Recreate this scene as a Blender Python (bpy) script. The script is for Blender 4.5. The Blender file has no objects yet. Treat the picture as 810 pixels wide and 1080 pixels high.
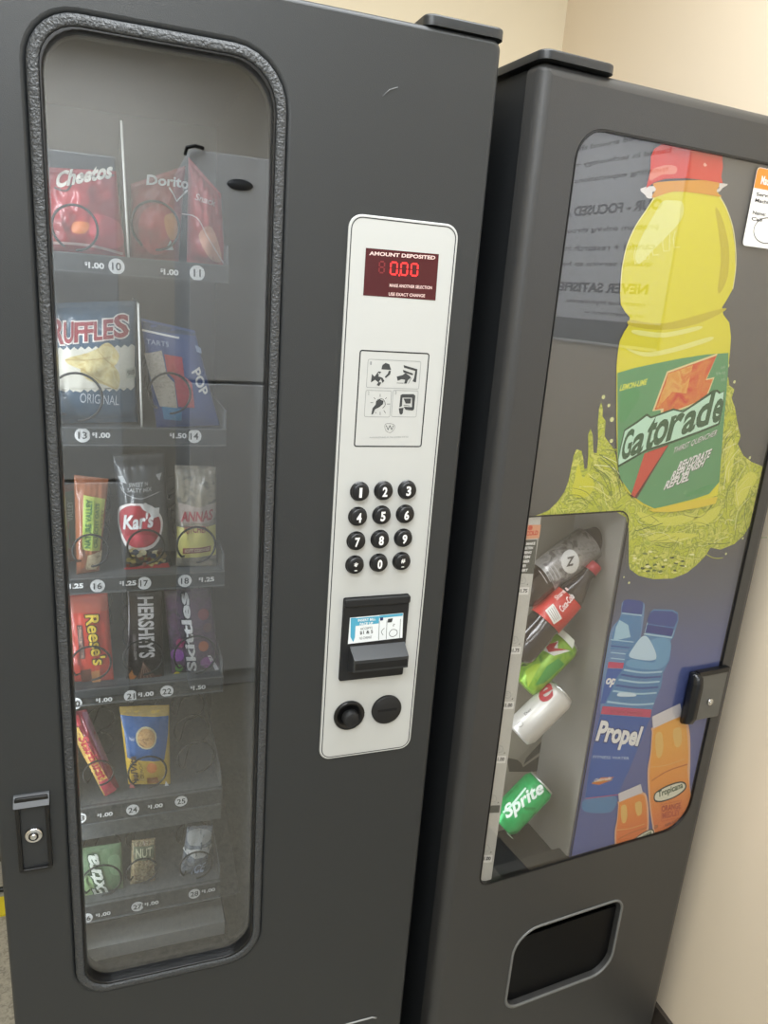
import bpy, bmesh, math, random
from mathutils import Vector, Matrix, noise
from mathutils.geometry import tessellate_polygon
random.seed(3)
SC = bpy.context.scene
COL = SC.collection
# ------------------------------------------------------------------ camera
F, CX, CY = 780.0, 405.0, 540.0
yaw, pitch, roll = 0.3549292, -0.28217646, 0.07566779
CAM = Vector((0, -0.92, 1.62))
fw = Vector((math.sin(yaw)*math.cos(pitch), math.cos(yaw)*math.cos(pitch), math.sin(pitch)))
rt = Vector((math.cos(yaw), -math.sin(yaw), 0))
up = rt.cross(fw)
r2 = rt*math.cos(roll) + up*math.sin(roll)
u2 = -rt*math.sin(roll) + up*math.cos(roll)
cd = bpy.data.cameras.new('camera'); cam = bpy.data.objects.new('camera', cd); COL.objects.link(cam)
mw = Matrix((r2, u2, -fw)).transposed().to_4x4(); mw.translation = CAM
cam.matrix_world = mw
cd.sensor_fit = 'HORIZONTAL'; cd.sensor_width = 36; cd.lens = 36*F/810; cd.clip_start = 0.01
SC.camera = cam
# ------------------------------------------------------------------ light
w = bpy.data.worlds.new('world'); SC.world = w; w.use_nodes = True
w.node_tree.nodes['Background'].inputs[0].default_value = (0.9, 0.95, 1, 1)
w.node_tree.nodes['Background'].inputs[1].default_value = 0.12
SC.view_settings.view_transform = 'Standard'; SC.view_settings.look = 'None'
SC.view_settings.gamma = 1; SC.view_settings.use_curve_mapping = False
SC.view_settings.exposure = 0.32
def area(name, loc, sx, sy, power, col=(0.92, 0.965, 1.0)):
    l = bpy.data.lights.new(name, 'AREA'); l.shape = 'RECTANGLE'; l.size = sx; l.size_y = sy
    l.energy = power; l.color = col
    o = bpy.data.objects.new(name, l); o.location = loc; COL.objects.link(o)
area('ceiling_light_left', (-0.5, -1.35, 2.72), 1.2, 0.6, 34)
area('ceiling_light_right', (0.35, -0.25, 2.72), 1.2, 0.6, 24)
area('ceiling_light_back', (-0.3, -2.9, 2.72), 1.2, 0.6, 24)

# ------------------------------------------------------------------ helpers
def lin(c):
    return tuple((x/12.92 if x <= 0.04045 else ((x+0.055)/1.055)**2.4) for x in c)
def C(h):
    return lin(tuple(int(h[i:i+2], 16)/255 for i in (0, 2, 4)))
MATS = {}
def mat(h, rough=0.5, metal=0.0, coat=0.0, bump=0.0, bscale=600, emit=0.0, spec=0.5, mottle=None, mscale=40, key=''):
    k = (h, rough, metal, coat, bump, bscale, emit, spec, mottle, mscale, key)
    if k in MATS: return MATS[k]
    m = bpy.data.materials.new('material_' + h); m.use_nodes = True
    nt = m.node_tree; b = nt.nodes['Principled BSDF']
    b.inputs['Base Color'].default_value = (*C(h), 1)
    b.inputs['Roughness'].default_value = rough; b.inputs['Metallic'].default_value = metal
    b.inputs['Coat Weight'].default_value = coat; b.inputs['Coat Roughness'].default_value = 0.12
    b.inputs['Specular IOR Level'].default_value = spec
    if emit:
        b.inputs['Emission Color'].default_value = (*C(h), 1); b.inputs['Emission Strength'].default_value = emit
    if bump or mottle:
        tc = nt.nodes.new('ShaderNodeTexCoord')
    if bump:
        n = nt.nodes.new('ShaderNodeTexNoise'); n.inputs['Scale'].default_value = bscale; n.inputs['Detail'].default_value = 3
        bp = nt.nodes.new('ShaderNodeBump'); bp.inputs['Strength'].default_value = bump; bp.inputs['Distance'].default_value = 0.001
        nt.links.new(tc.outputs['Object'], n.inputs['Vector']); nt.links.new(n.outputs['Fac'], bp.inputs['Height'])
        nt.links.new(bp.outputs['Normal'], b.inputs['Normal'])
    if mottle:
        n = nt.nodes.new('ShaderNodeTexNoise'); n.inputs['Scale'].default_value = mscale; n.inputs['Detail'].default_value = 5
        n.inputs['Distortion'].default_value = 1.2
        r = nt.nodes.new('ShaderNodeValToRGB')
        cols = [h] + list(mottle); ne = len(cols)
        r.color_ramp.elements[0].position = 0.36; r.color_ramp.elements[0].color = (*C(cols[0]), 1)
        r.color_ramp.elements[1].position = 0.64; r.color_ramp.elements[1].color = (*C(cols[-1]), 1)
        for i in range(1, ne-1):
            e = r.color_ramp.elements.new(0.36 + 0.28*i/(ne-1)); e.color = (*C(cols[i]), 1)
        nt.links.new(tc.outputs['Object'], n.inputs['Vector']); nt.links.new(n.outputs['Fac'], r.inputs[0])
        nt.links.new(r.outputs[0], b.inputs['Base Color'])
    MATS[k] = m
    return m
def glass(name, base, edge, tint='ffffff'):
    m = bpy.data.materials.new(name); m.use_nodes = True; nt = m.node_tree
    for n in list(nt.nodes): nt.nodes.remove(n)
    o = nt.nodes.new('ShaderNodeOutputMaterial'); mx = nt.nodes.new('ShaderNodeMixShader')
    t = nt.nodes.new('ShaderNodeBsdfTransparent'); g = nt.nodes.new('ShaderNodeBsdfGlossy')
    t.inputs[0].default_value = (*C(tint), 1); g.inputs['Roughness'].default_value = 0.0
    lw = nt.nodes.new('ShaderNodeLayerWeight'); lw.inputs[0].default_value = 0.5
    p = nt.nodes.new('ShaderNodeMath'); p.operation = 'POWER'; p.inputs[1].default_value = 4
    a = nt.nodes.new('ShaderNodeMath'); a.operation = 'MULTIPLY_ADD'; a.inputs[1].default_value = edge; a.inputs[2].default_value = base
    nt.links.new(lw.outputs['Facing'], p.inputs[0]); nt.links.new(p.outputs[0], a.inputs[0])
    nt.links.new(a.outputs[0], mx.inputs[0]); nt.links.new(t.outputs[0], mx.inputs[1]); nt.links.new(g.outputs[0], mx.inputs[2])
    nt.links.new(mx.outputs[0], o.inputs[0])
    return m
def grad(name, stops, axis, a, b, rough=0.4):
    """printed colour ramp along an object axis (0 x, 2 z) between a and b"""
    m = bpy.data.materials.new(name); m.use_nodes = True; nt = m.node_tree; bs = nt.nodes['Principled BSDF']
    bs.inputs['Roughness'].default_value = rough
    tc = nt.nodes.new('ShaderNodeTexCoord'); s = nt.nodes.new('ShaderNodeSeparateXYZ')
    mr = nt.nodes.new('ShaderNodeMapRange'); mr.inputs[1].default_value = a; mr.inputs[2].default_value = b
    r = nt.nodes.new('ShaderNodeValToRGB')
    while len(r.color_ramp.elements) < len(stops): r.color_ramp.elements.new(0.5)
    for e, (p, h) in zip(r.color_ramp.elements, stops):
        e.position = p; e.color = (*C(h), 1)
    nt.links.new(tc.outputs['Object'], s.inputs[0]); nt.links.new(s.outputs[axis], mr.inputs[0])
    nt.links.new(mr.outputs[0], r.inputs[0]); nt.links.new(r.outputs[0], bs.inputs['Base Color'])
    return m

YO = 0.08145714
M1 = Matrix.Identity(4)
M2 = Matrix.Translation((0.4975, -0.01624, 0)) @ Matrix.Rotation(YO, 4, 'Z')
def ray(px, py):
    return r2*((px-CX)/F) - u2*((py-CY)/F) + fw
def hit(M, px, py, Y):
    """point of the plane at depth Y in machine frame M -> (a, b) = (across, height)"""
    I = M.inverted(); c = I @ CAM; v = I.to_3x3() @ ray(px, py)
    p = c + v*((Y-c.y)/v.y)
    return (p.x, p.z)

class MB:
    """collects shapes; done() links them as one mesh object"""
    def __init__(s, M=M1): s.bm = bmesh.new(); s.ms = []; s.M = M
    def mi(s, m):
        if m not in s.ms: s.ms.append(m)
        return s.ms.index(m)
    def faces(s, vs, fs, m, smooth=False):
        i = s.mi(m); bv = [s.bm.verts.new(s.M @ Vector(v)) for v in vs]
        for f in fs:
            if len(set(f)) < 3: continue
            try: fa = s.bm.faces.new([bv[k] for k in f])
            except ValueError: continue
            fa.material_index = i; fa.smooth = smooth
    def box(s, x0, x1, y0, y1, z0, z1, m, bev=0.0):
        b = bev
        if b:   # all edges rounded: box from stacked rounded rectangles
            s.plate((x0, z0, x1, z1, b*1.2), [], y0, y1, b, m); return
        v = [(x, y, z) for x in (x0, x1) for y in (y0, y1) for z in (z0, z1)]
        s.faces(v, [(0, 1, 3, 2), (4, 6, 7, 5), (0, 4, 5, 1), (2, 3, 7, 6), (0, 2, 6, 4), (1, 5, 7, 3)], m)
    def hexa(s, q0, q1, m):
        """two quads of 3-D points joined"""
        s.faces(list(q0)+list(q1), [(0, 1, 2, 3), (7, 6, 5, 4), (0, 4, 5, 1), (1, 5, 6, 2), (2, 6, 7, 3), (3, 7, 4, 0)], m)
    def plate(s, outer, holes, y0, y1, b, m, hb=None):
        """rounded rectangle slab in the x-z plane with holes, front at y0 rounded by b"""
        sm = 4
        def loops(k, sg):
            t = (k/sm)*math.pi/2; bb = b if (sg > 0 or hb is None) else hb; return bb*(1-math.sin(t)), y0 + bb*(1-math.cos(t))
        L = [(outer, 1)] + [(h, -1) for h in holes]
        fr, bk = [], []
        for rr, sg in L:
            rings = []
            for k in range(sm+1):
                ins, y = loops(k, sg)
                rings.append([(p[0], y, p[1]) for p in rrect(rr, ins*sg)])
            rings.append([(p[0], y1, p[1]) for p in rrect(rr, 0)])
            n = len(rings[0])
            vs = [p for r in rings for p in r]
            fs = []
            for k in range(len(rings)-1):
                for j in range(n):
                    a, c = k*n+j, k*n+(j+1) % n
                    f = (a, a+n, c+n, c) if sg > 0 else (a, c, c+n, a+n)
                    fs.append(f)
            s.faces(vs, fs, m, True)
            fr.append(rings[0]); bk.append(rings[-1])
        for rs, fl in ((fr, 0), (bk, 1)):
            allv = [p for r in rs for p in r]
            tri = tessellate_polygon([[Vector((p[0], p[2], 0)) for p in r] for r in rs])
            s.faces(allv, [tuple(t) if fl else tuple(reversed(t)) for t in tri], m)
    def tube(s, pts, r, m, seg=8, closed=False):
        n = len(pts); P = [Vector(p) for p in pts]; vs = []; fs = []
        up0 = None
        for i, p in enumerate(P):
            a = P[(i-1) % n] if (closed or i) else P[0]; c = P[(i+1) % n] if (closed or i < n-1) else P[-1]
            t = (c-a).normalized()
            if up0 is None: up0 = t.orthogonal().normalized()
            up0 = (up0 - t*up0.dot(t)).normalized(); q = t.cross(up0)
            for k in range(seg):
                an = 2*math.pi*k/seg; vs.append(p + (up0*math.cos(an)+q*math.sin(an))*r)
        for i in range(n if closed else n-1):
            for k in range(seg):
                a = i*seg+k; b_ = i*seg+(k+1) % seg; j = ((i+1) % n)*seg
                fs.append((a, b_, j+(k+1) % seg, j+k))
        if not closed:
            fs.append(tuple(range(seg))[::-1]); fs.append(tuple((n-1)*seg+k for k in range(seg)))
        s.faces(vs, fs, m, True)
    def lathe(s, prof, A, B, m, seg=32, msel=None):
        """prof: list of (t, r), t in metres from A towards B"""
        A, B = Vector(A), Vector(B); t = (B-A).normalized(); u = t.orthogonal().normalized(); q = t.cross(u)
        vs, fs = [], []
        for (d, r) in prof:
            for k in range(seg):
                an = 2*math.pi*k/seg; vs.append(A + t*d + (u*math.cos(an)+q*math.sin(an))*max(r, 1e-5))
        for i in range(len(prof)-1):
            for k in range(seg):
                a = i*seg+k; b_ = i*seg+(k+1) % seg
                fs.append((a, b_, b_+seg, a+seg))
        fs.append(tuple(range(seg))[::-1]); fs.append(tuple((len(prof)-1)*seg+k for k in range(seg)))
        s.faces(vs, fs, m, True)
    def done(s, name, parent=None, loc=None, **props):
        bmesh.ops.recalc_face_normals(s.bm, faces=s.bm.faces)
        me = bpy.data.meshes.new(name); s.bm.to_mesh(me); s.bm.free()
        for m in s.ms: me.materials.append(m)
        o = bpy.data.objects.new(name, me); COL.objects.link(o)
        if parent is None:
            if loc is None:
                xs = [v.co for v in me.vertices]
                lo = [min(v[i] for v in xs) for i in range(3)]; hi = [max(v[i] for v in xs) for i in range(3)]
                loc = ((lo[0]+hi[0])/2, (lo[1]+hi[1])/2, lo[2])
            me.transform(Matrix.Translation(loc).inverted()); o.location = loc; o['_w'] = 0; del o['_w']
            WM[o.name] = Matrix.Translation(loc)
        else:
            me.transform(WM[parent.name].inverted()); o.parent = parent; WM[o.name] = WM[parent.name]
        for k, v in props.items(): o[k] = v
        return o
WM = {}
def thing(name, label, cat, loc, group=None):
    o = bpy.data.objects.new(name, None); COL.objects.link(o); o.location = loc; o.empty_display_size = 0.05
    o['label'] = label; o['category'] = cat
    if group: o['group'] = group
    WM[o.name] = Matrix.Translation(loc)
    return o
def rrect(rr, ins=0.0, n=7):
    x0, z0, x1, z1, r = rr
    if not isinstance(r, (tuple, list)): r = (r,)*4
    out = []
    for (cx, cz, a0, rad) in ((x0, z0, 180, r[0]), (x1, z0, 270, r[1]), (x1, z1, 0, r[2]), (x0, z1, 90, r[3])):
        sx = 1 if cx == x0 else -1; sz = 1 if cz == z0 else -1
        ax, az = cx + sx*rad, cz + sz*rad; re = max(rad-ins, 1e-5)
        if ins < 0: re = rad-ins
        for k in range(n+1):
            a = math.radians(a0+90*k/n)
            if rad-ins < 0: out.append((cx+sx*ins, cz+sz*ins))
            else: out.append((ax+re*math.cos(a), az+re*math.sin(a)))
    return out
_tc = {}
def glyphs(st, bold, shear):
    k = (st, bold, shear)
    if k in _tc: return _tc[k]
    cu = bpy.data.curves.new('t', 'FONT'); cu.body = st; cu.size = 1; cu.offset = bold; cu.shear = shear
    cu.resolution_u = 3; cu.fill_mode = 'FRONT'
    o = bpy.data.objects.new('t', cu); COL.objects.link(o)
    dg = bpy.context.evaluated_depsgraph_get(); me = bpy.data.meshes.new_from_object(o.evaluated_get(dg))
    vs = [(v.co.x, v.co.y) for v in me.vertices]; fs = [tuple(p.vertices) for p in me.polygons]
    bpy.data.objects.remove(o); bpy.data.curves.remove(cu); bpy.data.meshes.remove(me)
    x0 = min(v[0] for v in vs); x1 = max(v[0] for v in vs); y0 = min(v[1] for v in vs); y1 = max(v[1] for v in vs)
    if bold and (x1-x0 > 0.95*len(st)+0.6 or y1-y0 > 1.5):   # thickened outline folded over: thinner
        _tc[k] = glyphs(st, bold*0.5 if bold > 0.012 else 0.0, shear); return _tc[k]
    vs = [((v[0]-x0)/max(x1-x0, 1e-6), (v[1]-y0)/max(y1-y0, 1e-6)) for v in vs]
    _tc[k] = (vs, fs); return _tc[k]

class Surf:
    """print surface: px(x, y) photo pixel -> plane coords (a, b); pos(a, b, off) -> 3-D in the machine frame"""
    def __init__(s, M, Y, shape=None, step=0.00025): s.M = M; s.Y = Y; s.shape = shape; s.step = step
    def px(s, x, y): return hit(s.M, x, y, s.Y)
    def pos(s, a, b, off):
        if s.shape: return s.shape(a, b, off)
        return (a, s.Y-off, b)
class Deco:
    def __init__(s, surf, Z=(0, 0, 1), cut=None):
        s.S = surf; s.Z = Z; s.cut = cut; s.items = []
    def q(s, p): return s.S.px(s.Z[0]+p[0]/s.Z[2], s.Z[1]+p[1]/s.Z[2])
    def raw(s, vs, fs, m, layer): s.items.append((vs, fs, m, layer))
    def polyl(s, pts, m, layer=1, holes=()):
        L = [pts]+list(holes); tri = tessellate_polygon([[Vector((p[0], p[1], 0)) for p in r] for r in L])
        s.raw([p for r in L for p in r], [tuple(t) for t in tri], m, layer)
    def poly(s, pts, m, layer=1, smooth=False, holes=()):
        P = [s.q(p) for p in pts]
        if smooth: P = crom(P)
        s.polyl(P, m, layer, [[s.q(p) for p in h] for h in holes])
    def ring(s, pts, wd, m, layer=1, smooth=False):
        P = [s.q(p) for p in pts]
        if smooth: P = crom(P)
        s.line_l(P, wd, m, layer, True)
    def line_l(s, P, wd, m, layer=1, closed=False):
        n = len(P); vs = []; fs = []
        for i in range(n):
            a = P[(i-1) % n] if closed or i else P[0]; c = P[(i+1) % n] if closed or i < n-1 else P[-1]
            d = Vector((c[0]-a[0], c[1]-a[1])); d = d.normalized() if d.length > 1e-9 else Vector((1, 0)); nn = Vector((-d.y, d.x))*wd/2
            vs += [(P[i][0]+nn.x, P[i][1]+nn.y), (P[i][0]-nn.x, P[i][1]-nn.y)]
        for i in range(n if closed else n-1):
            j = (i+1) % n; fs.append((2*i, 2*i+1, 2*j+1, 2*j))
        s.raw(vs, fs, m, layer)
    def line(s, pts, wd, m, layer=1, closed=False, smooth=False):
        P = [s.q(p) for p in pts]
        if smooth: P = crom(P, closed)
        s.line_l(P, wd, m, layer, closed)
    def disc(s, c, rad, m, layer=1, ry=None, n=28):
        a, b = s.q(c); s.polyl([(a+rad*math.cos(2*math.pi*k/n), b+(ry or rad)*math.sin(2*math.pi*k/n)) for k in range(n)], m, layer)
    def text(s, st, bl, br, tl, m, layer=2, bold=0.0, shear=0.0):
        vs, fs = glyphs(st, bold, shear)
        A, B, D = (Vector(s.q(p)) for p in (bl, br, tl))
        out = [tuple(A+(B-A)*v[0]+(D-A)*v[1]) for v in vs]
        s.raw(out, fs, m, layer)
    def textl(s, st, x0, z0, x1, z1, m, layer=2, bold=0.0, shear=0.0):
        vs, fs = glyphs(st, bold, shear)
        s.raw([(x0+(x1-x0)*v[0], z0+(z1-z0)*v[1]) for v in vs], fs, m, layer)
    def done(s, name, parent, **kw):
        mb = MB(s.S.M)
        for vs, fs, m, layer in s.items:
            if s.cut:
                bm = bmesh.new(); bv = [bm.verts.new((v[0], 0, v[1])) for v in vs]
                for f in fs:
                    try: bm.faces.new([bv[k] for k in f])
                    except ValueError: pass
                for ax in (0, 2):
                    lo = min(v[ax//2] for v in vs); hi = max(v[ax//2] for v in vs); k = math.ceil(lo/s.cut)
                    while k*s.cut < hi:
                        co = Vector((0, 0, 0)); co[ax] = k*s.cut; no = Vector((0, 0, 0)); no[ax] = 1
                        bmesh.ops.bisect_plane(bm, geom=bm.verts[:]+bm.edges[:]+bm.faces[:], plane_co=co, plane_no=no); k += 1
                bm.verts.index_update()
                vs = [(v.co.x, v.co.z) for v in bm.verts]; fs = [tuple(v.index for v in f.verts) for f in bm.faces]; bm.free()
            mb.faces([s.S.pos(v[0], v[1], s.S.step*layer) for v in vs], fs, m, bool(s.cut))
        return mb.done(name, parent, **kw)
def crom(P, closed=True, k=4):
    n = len(P); out = []
    for i in range(n if closed else n-1):
        g = (lambda j: P[j % n]) if closed else (lambda j: P[max(0, min(n-1, j))])
        p0, p1, p2, p3 = (Vector(g(j)) for j in (i-1, i, i+1, i+2))
        for t in range(k):
            u = t/k
            out.append(tuple(0.5*((2*p1)+(p2-p0)*u+(2*p0-5*p1+4*p2-p3)*u*u+(3*p1-p0-3*p2+p3)*u**3)))
    if not closed: out.append(tuple(P[-1]))
    return out

# common materials
COAT = mat('2d2f30', rough=0.42, bump=0.25, bscale=900)
COATD = mat('222426', rough=0.5)
BLK = mat('0c0c0d', rough=0.35); BLKM = mat('151618', rough=0.6)
WHT = mat('f0f0ee', rough=0.4); INK = mat('1c1e20', rough=0.5)
SILV = mat('bfc0bd', rough=0.45, spec=0.4)
CHR = mat('d8d8d8', rough=0.2, metal=1)
LINER = mat('2e3133', rough=0.6)

# ------------------------------------------------------------------ room
WALL = mat('ecdfc4', rough=0.8, bump=0.1, bscale=200)
XR, YB, ZC, XL, YF = 1.14, 1.06, 2.75, -2.4, -3.6
def struct(name, *b, m=WALL):
    k = MB(); k.box(*b, m); k.done(name, kind='structure')
struct('floor', XL, XR, YF, YB, -0.1, 0, m=mat('8f8b80', rough=0.5, mottle=('a8a396', 'b6b1a3'), mscale=90))
struct('ceiling', XL, XR, YF, YB, ZC, ZC+0.1, m=mat('e8e6e0', rough=0.9))
struct('wall_back', XL, XR, YB, YB+0.1, 0, ZC)
struct('wall_right', XR, XR+0.1, YF, YB+0.1, 0, ZC, m=mat('ecdcc4', rough=0.8, bump=0.1, bscale=200))
struct('wall_left', XL-0.1, XL, YF, YB+0.1, 0, ZC)
struct('wall_front', XL-0.1, XR+0.1, YF-0.1, YF, 0, ZC, m=mat('e9e6df', rough=0.8))
BB = mat('463f39', rough=0.5)
def baseb(name, x0, x1, y0, y1):
    k = MB(); k.box(x0, x1, y0, y1, 0, 0.094, BB); k.box(x0 if x1 == XR else x0, x1, y0, y1, 0.094, 0.1, BB)
    k.done(name, kind='structure')
baseb('baseboard_right', XR-0.01, XR, YF, YB-0.01)
baseb('baseboard_back', XL, XR, YB-0.01, YB)

# ================================================================== snack machine
HS = 1.927
X0, X1 = -0.165, 0.4475
sm = thing('snack_vending_machine', 'tall black vending machine with rounded snack window and silver keypad panel', 'vending machine', (0.14, 0.45, 0))
k = MB(); T = 0.02; yb = 0.585
k.box(X0, X0+T, 0.04, yb, 0.02, HS-0.004, COATD); k.box(X1-T, X1, 0.04, yb, 0.02, HS-0.004, COATD)
k.box(X0+T, X1-T, 0.04, yb, HS-0.004-T, HS-0.004, COATD); k.box(X0+T, X1-T, 0.04, yb, 0.02, 0.04, COATD)
k.box(X0+T, X1-T, yb-T, yb, 0.04, HS-0.03, COATD)
for x in (X0+0.05, X1-0.05):
    for y in (0.1, 0.53): k.lathe([(0, 0.02), (0.02, 0.02)], (x, y, 0), (x, y, 1), COATD, 12)
k.done('cabinet', sm)
WIN = (-0.080, 0.606, 0.187, 1.872, (0.045, 0.052, 0.060, 0.050))
GL = (-0.068, 0.618, 0.175, 1.860, (0.035, 0.042, 0.050, 0.040))
k = MB(); k.plate((X0, 0.06, X1, HS, 0.012), [WIN], 0.0, 0.04, 0.006, COAT); k.done('door', sm)
k = MB()   # delivery flap low on the door
k.plate((-0.10, 0.14, 0.30, 0.36, 0.02), [], -0.004, -0.0002, 0.003, COATD); 
k.tube([(-0.1, -0.006, 0.362), (0.28, -0.006, 0.362)], 0.004, COATD)
k.done('delivery_flap', sm)
k = MB()   # highlight along the flap's top groove, put in as a pale line
a = hit(M1, 362, 1081, 0); b = hit(M1, 397, 1071.5, 0)
k.tube([(a[0]-0.02, -0.0005, a[1]), (b[0]-0.008, -0.0005, b[1]), (b[0], -0.0005, b[1]-0.004)], 0.0016, mat('9a9b9a', rough=0.3)); k.done('flap_edge_highlight', sm)
k = MB(); k.plate(WIN, [GL], -0.0055, 0.03, 0.005, mat('3e4042', rough=0.3, bump=2.5, bscale=330), hb=0.003); 
k.plate((GL[0]-0.0001, GL[1]-0.0001, GL[2]+0.0001, GL[3]+0.0001, GL[4]), [(GL[0]+0.003, GL[1]+0.003, GL[2]-0.003, GL[3]-0.003, GL[4])], -0.003, 0.03, 0.001, BLK)
k.done('window_gasket', sm)
G1 = glass('machine_window_glass', 0.13, 0.5, 'e8eaec')
k = MB(); k.plate((GL[0], GL[1], GL[2], GL[3], GL[4]), [], 0.006, 0.009, 0.0005, G1); k.done('window_pane', sm)
k = MB(); CZ0, CZ1 = 0.40, 1.89; CXL, CXR = -0.135, 0.175
k.box(CXL-0.005, CXL, 0.042, 0.555, CZ0, CZ1, LINER); k.box(CXR, CXR+0.005, 0.042, 0.555, CZ0, CZ1, LINER)
k.box(CXL, CXR, 0.55, 0.555, CZ0, CZ1, LINER); k.box(CXL, CXR, 0.042, 0.55, CZ1-0.005, CZ1, LINER); k.box(CXL, CXR, 0.042, 0.55, CZ0, CZ0+0.005, LINER)
k.done('liner', sm)
k = MB(); ax = hit(M1, 449, 20, 0)[0]
k.plate((ax, -0.002, X1+0.003, 0.13, 0.012), [], 0, 0.012, 0.003, mat('26282a', rough=0.4))
for v in k.bm.verts: v.co = Vector((v.co.x, v.co.z, HS+0.0125-v.co.y))
k.done('hinge_cap', sm)
k = MB(); k.tube([(0.30, -0.0002, 1.845), (0.308, -0.0003, 1.853), (0.318, -0.0002, 1.857)], 0.0006, mat('6c6e70')); k.done('scratch', sm)

def fill_strip(name, loc, h, power, rz):  # narrow area light added as fill, without any fixture
    l = bpy.data.lights.new(name, 'AREA'); l.shape = 'RECTANGLE'; l.size = 0.012; l.size_y = h; l.energy = power; l.color = (0.93, 0.98, 1)
    o = bpy.data.objects.new(name, l); COL.objects.link(o)
    o.matrix_world = Matrix.Translation(loc) @ Matrix.Rotation(rz, 4, 'Z') @ Matrix.Rotation(math.pi/2, 4, 'X')
fill_strip('added_door_fill', (-0.108, 0.050, 1.25), 1.15, 2.0, math.radians(-115))   # added fill light, unseen behind the left jamb, brightens the snacks
# ---- trays with price rails and spirals
RAILM = mat('3a3d3f', rough=0.4); TRAYM = mat('606365', rough=0.5); WIRE = mat('141516', rough=0.35, metal=0.3)
YR = 0.070
trays = {  # name: (py top, py bottom at x=150, number discs, prices)
 'A': (272.5, 292, [('10', 123, 281), ('11', 208, 288)], [('$1.00', 100, 280), ('$1.00', 179, 287)]),
 'B': (451, 470, [('13', 87, 459), ('14', 205, 460)], [('$1.00', 107, 459), ('$1.50', 188, 459.5)]),
 'C': (606, 622, [('16', 103, 618), ('17', 152, 615), ('18', 195, 612.5)], [('$1.25', 79, 618), ('$1.25', 135, 615), ('$1.25', 218, 611)]),
 'D': (720.5, 737, [('20', 79, 742), ('21', 138, 734), ('22', 176, 729)], [('$1.00', 110, 738), ('$1.00', 154, 732), ('$1.50', 209, 725)]),
 'E': (842, 860, [('23', 84, 863), ('24', 140, 854), ('25', 191, 845)], [('$1.00', 111, 859), ('$1.00', 164, 850)]),
 'F': (943, 961, [('26', 91, 968.5), ('27', 145, 956), ('28', 205, 942.5)], [('$1.00', 109, 964), ('$1.00', 160, 952.5), ('$1.00', 220, 939)])}
coils = {  # px centre x, y, radius px
 'A': [(79, 240, 24), (164, 238, 25)], 'B': [(81, 419, 27), (179, 415, 22)],
 'C': [(95.7, 581, 19), (154, 577, 19.5), (207, 575, 20)], 'D': [(96, 700, 21), (151, 694, 21), (206, 691, 22)],
 'E': [(104, 816, 16), (155.5, 815, 20), (207, 799, 19)], 'F': [(107, 929.5, 21), (150, 919, 16), (207, 913, 17)]}
RZ = {}
XRL, XRR = -0.118, 0.134
for nm, (pt, pb, nums, prs) in trays.items():
    zt = hit(M1, 150, pt, YR)[1]; zb = hit(M1, 150, pb, YR)[1]; RZ[nm] = (zt, zb); zf = zt-0.006
    k = MB(); k.box(XRL, XRR, YR+0.003, 0.50, zf-0.003, zf, TRAYM)
    for x in (XRL, XRR-0.002): k.box(x, x+0.002, YR+0.003, 0.50, zf, zf+0.03, TRAYM)
    tr = k.done('shelf', sm)
    k = MB(); k.box(XRL, XRR, YR-0.001, YR+0.003, zb, zt, RAILM); k.box(XRL, XRR, YR-0.004, YR-0.001, zt-0.0015, zt, mat('55585a', rough=0.35)); k.box(XRL, XRR, YR-0.004, YR-0.001, zb, zb+0.0012, mat('55585a', rough=0.35))
    k.done('price_rail', tr)
    for st, px, py in nums:
        S = Surf(M1, YR-0.002); a, b = S.px(px, py); r = 0.0092
        d = Deco(S); d.disc((px, py), r, WHT, 1); wn = 0.0031*len(st)-0.0014*st.count('1')*0.7; d.textl(st, a-wn, b-0.0045, a+wn, b+0.0045, INK, 3, 0.015)
        d.done('selection_number', tr)
    for st, px, py in prs:
        S = Surf(M1, YR-0.002); a, b = S.px(px, py)
        d = Deco(S); d.polyl(rrect((a-0.014, b-0.006, a+0.014, b+0.006, 0.004)), mat('2a2c2e'), 1)
        d.textl('$', a-0.011, b-0.001, a-0.008, b+0.0035, WHT, 2, 0.03); d.textl(st[1:], a-0.0072, b-0.0035, a+0.0105, b+0.0035, WHT, 2, 0.04); d.done('price_label', tr)
    for (px, py, rp) in coils[nm]:
        yc = YR+0.011
        a, b = hit(M1, px, py, yc); a2, b2 = hit(M1, px+rp, py, yc); r = abs(a2-a); r = min(r, 0.034)
        b = max(b, zf+r+0.001)
        pts = []; turns = 5
        for i in range(turns*28+1):
            th = -math.pi/2 + 2*math.pi*i/28; fr = (i/28) % 1.0; ti = i//28
            st_ = max(0, (fr-0.86)/0.14); st_ = st_*st_*(3-2*st_)
            pts.append((a+r*math.cos(th), yc+0.001+0.075*(ti+st_), b+r*math.sin(th)))
        k = MB(); k.tube(pts, 0.0015, WIRE, 6); k.done('spiral', tr)
# tall dividers with bright edges
def divider(tr, top, bot, y):
    a = hit(M1, *top, y); b = hit(M1, *bot, y)
    k = MB(); k.hexa([(a[0], y, a[1]), (a[0]+0.0018, y, a[1]), (b[0]+0.0018, y, b[1]), (b[0], y, b[1])],
                     [(a[0], y+0.3, a[1]), (a[0]+0.0018, y+0.3, a[1]), (b[0]+0.0018, y+0.3, b[1]), (b[0], y+0.3, b[1])], mat('707375', rough=0.4))
    k.tube([(a[0]+0.0009, y, a[1]), (b[0]+0.0009, y, b[1])], 0.0013, mat('f4f2ea', rough=0.3)); k.done('shelf_divider', sm)
divider('B', (145, 320), (149, 450), 0.078); divider('A', (127, 127), (135, 272), 0.078)
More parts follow.
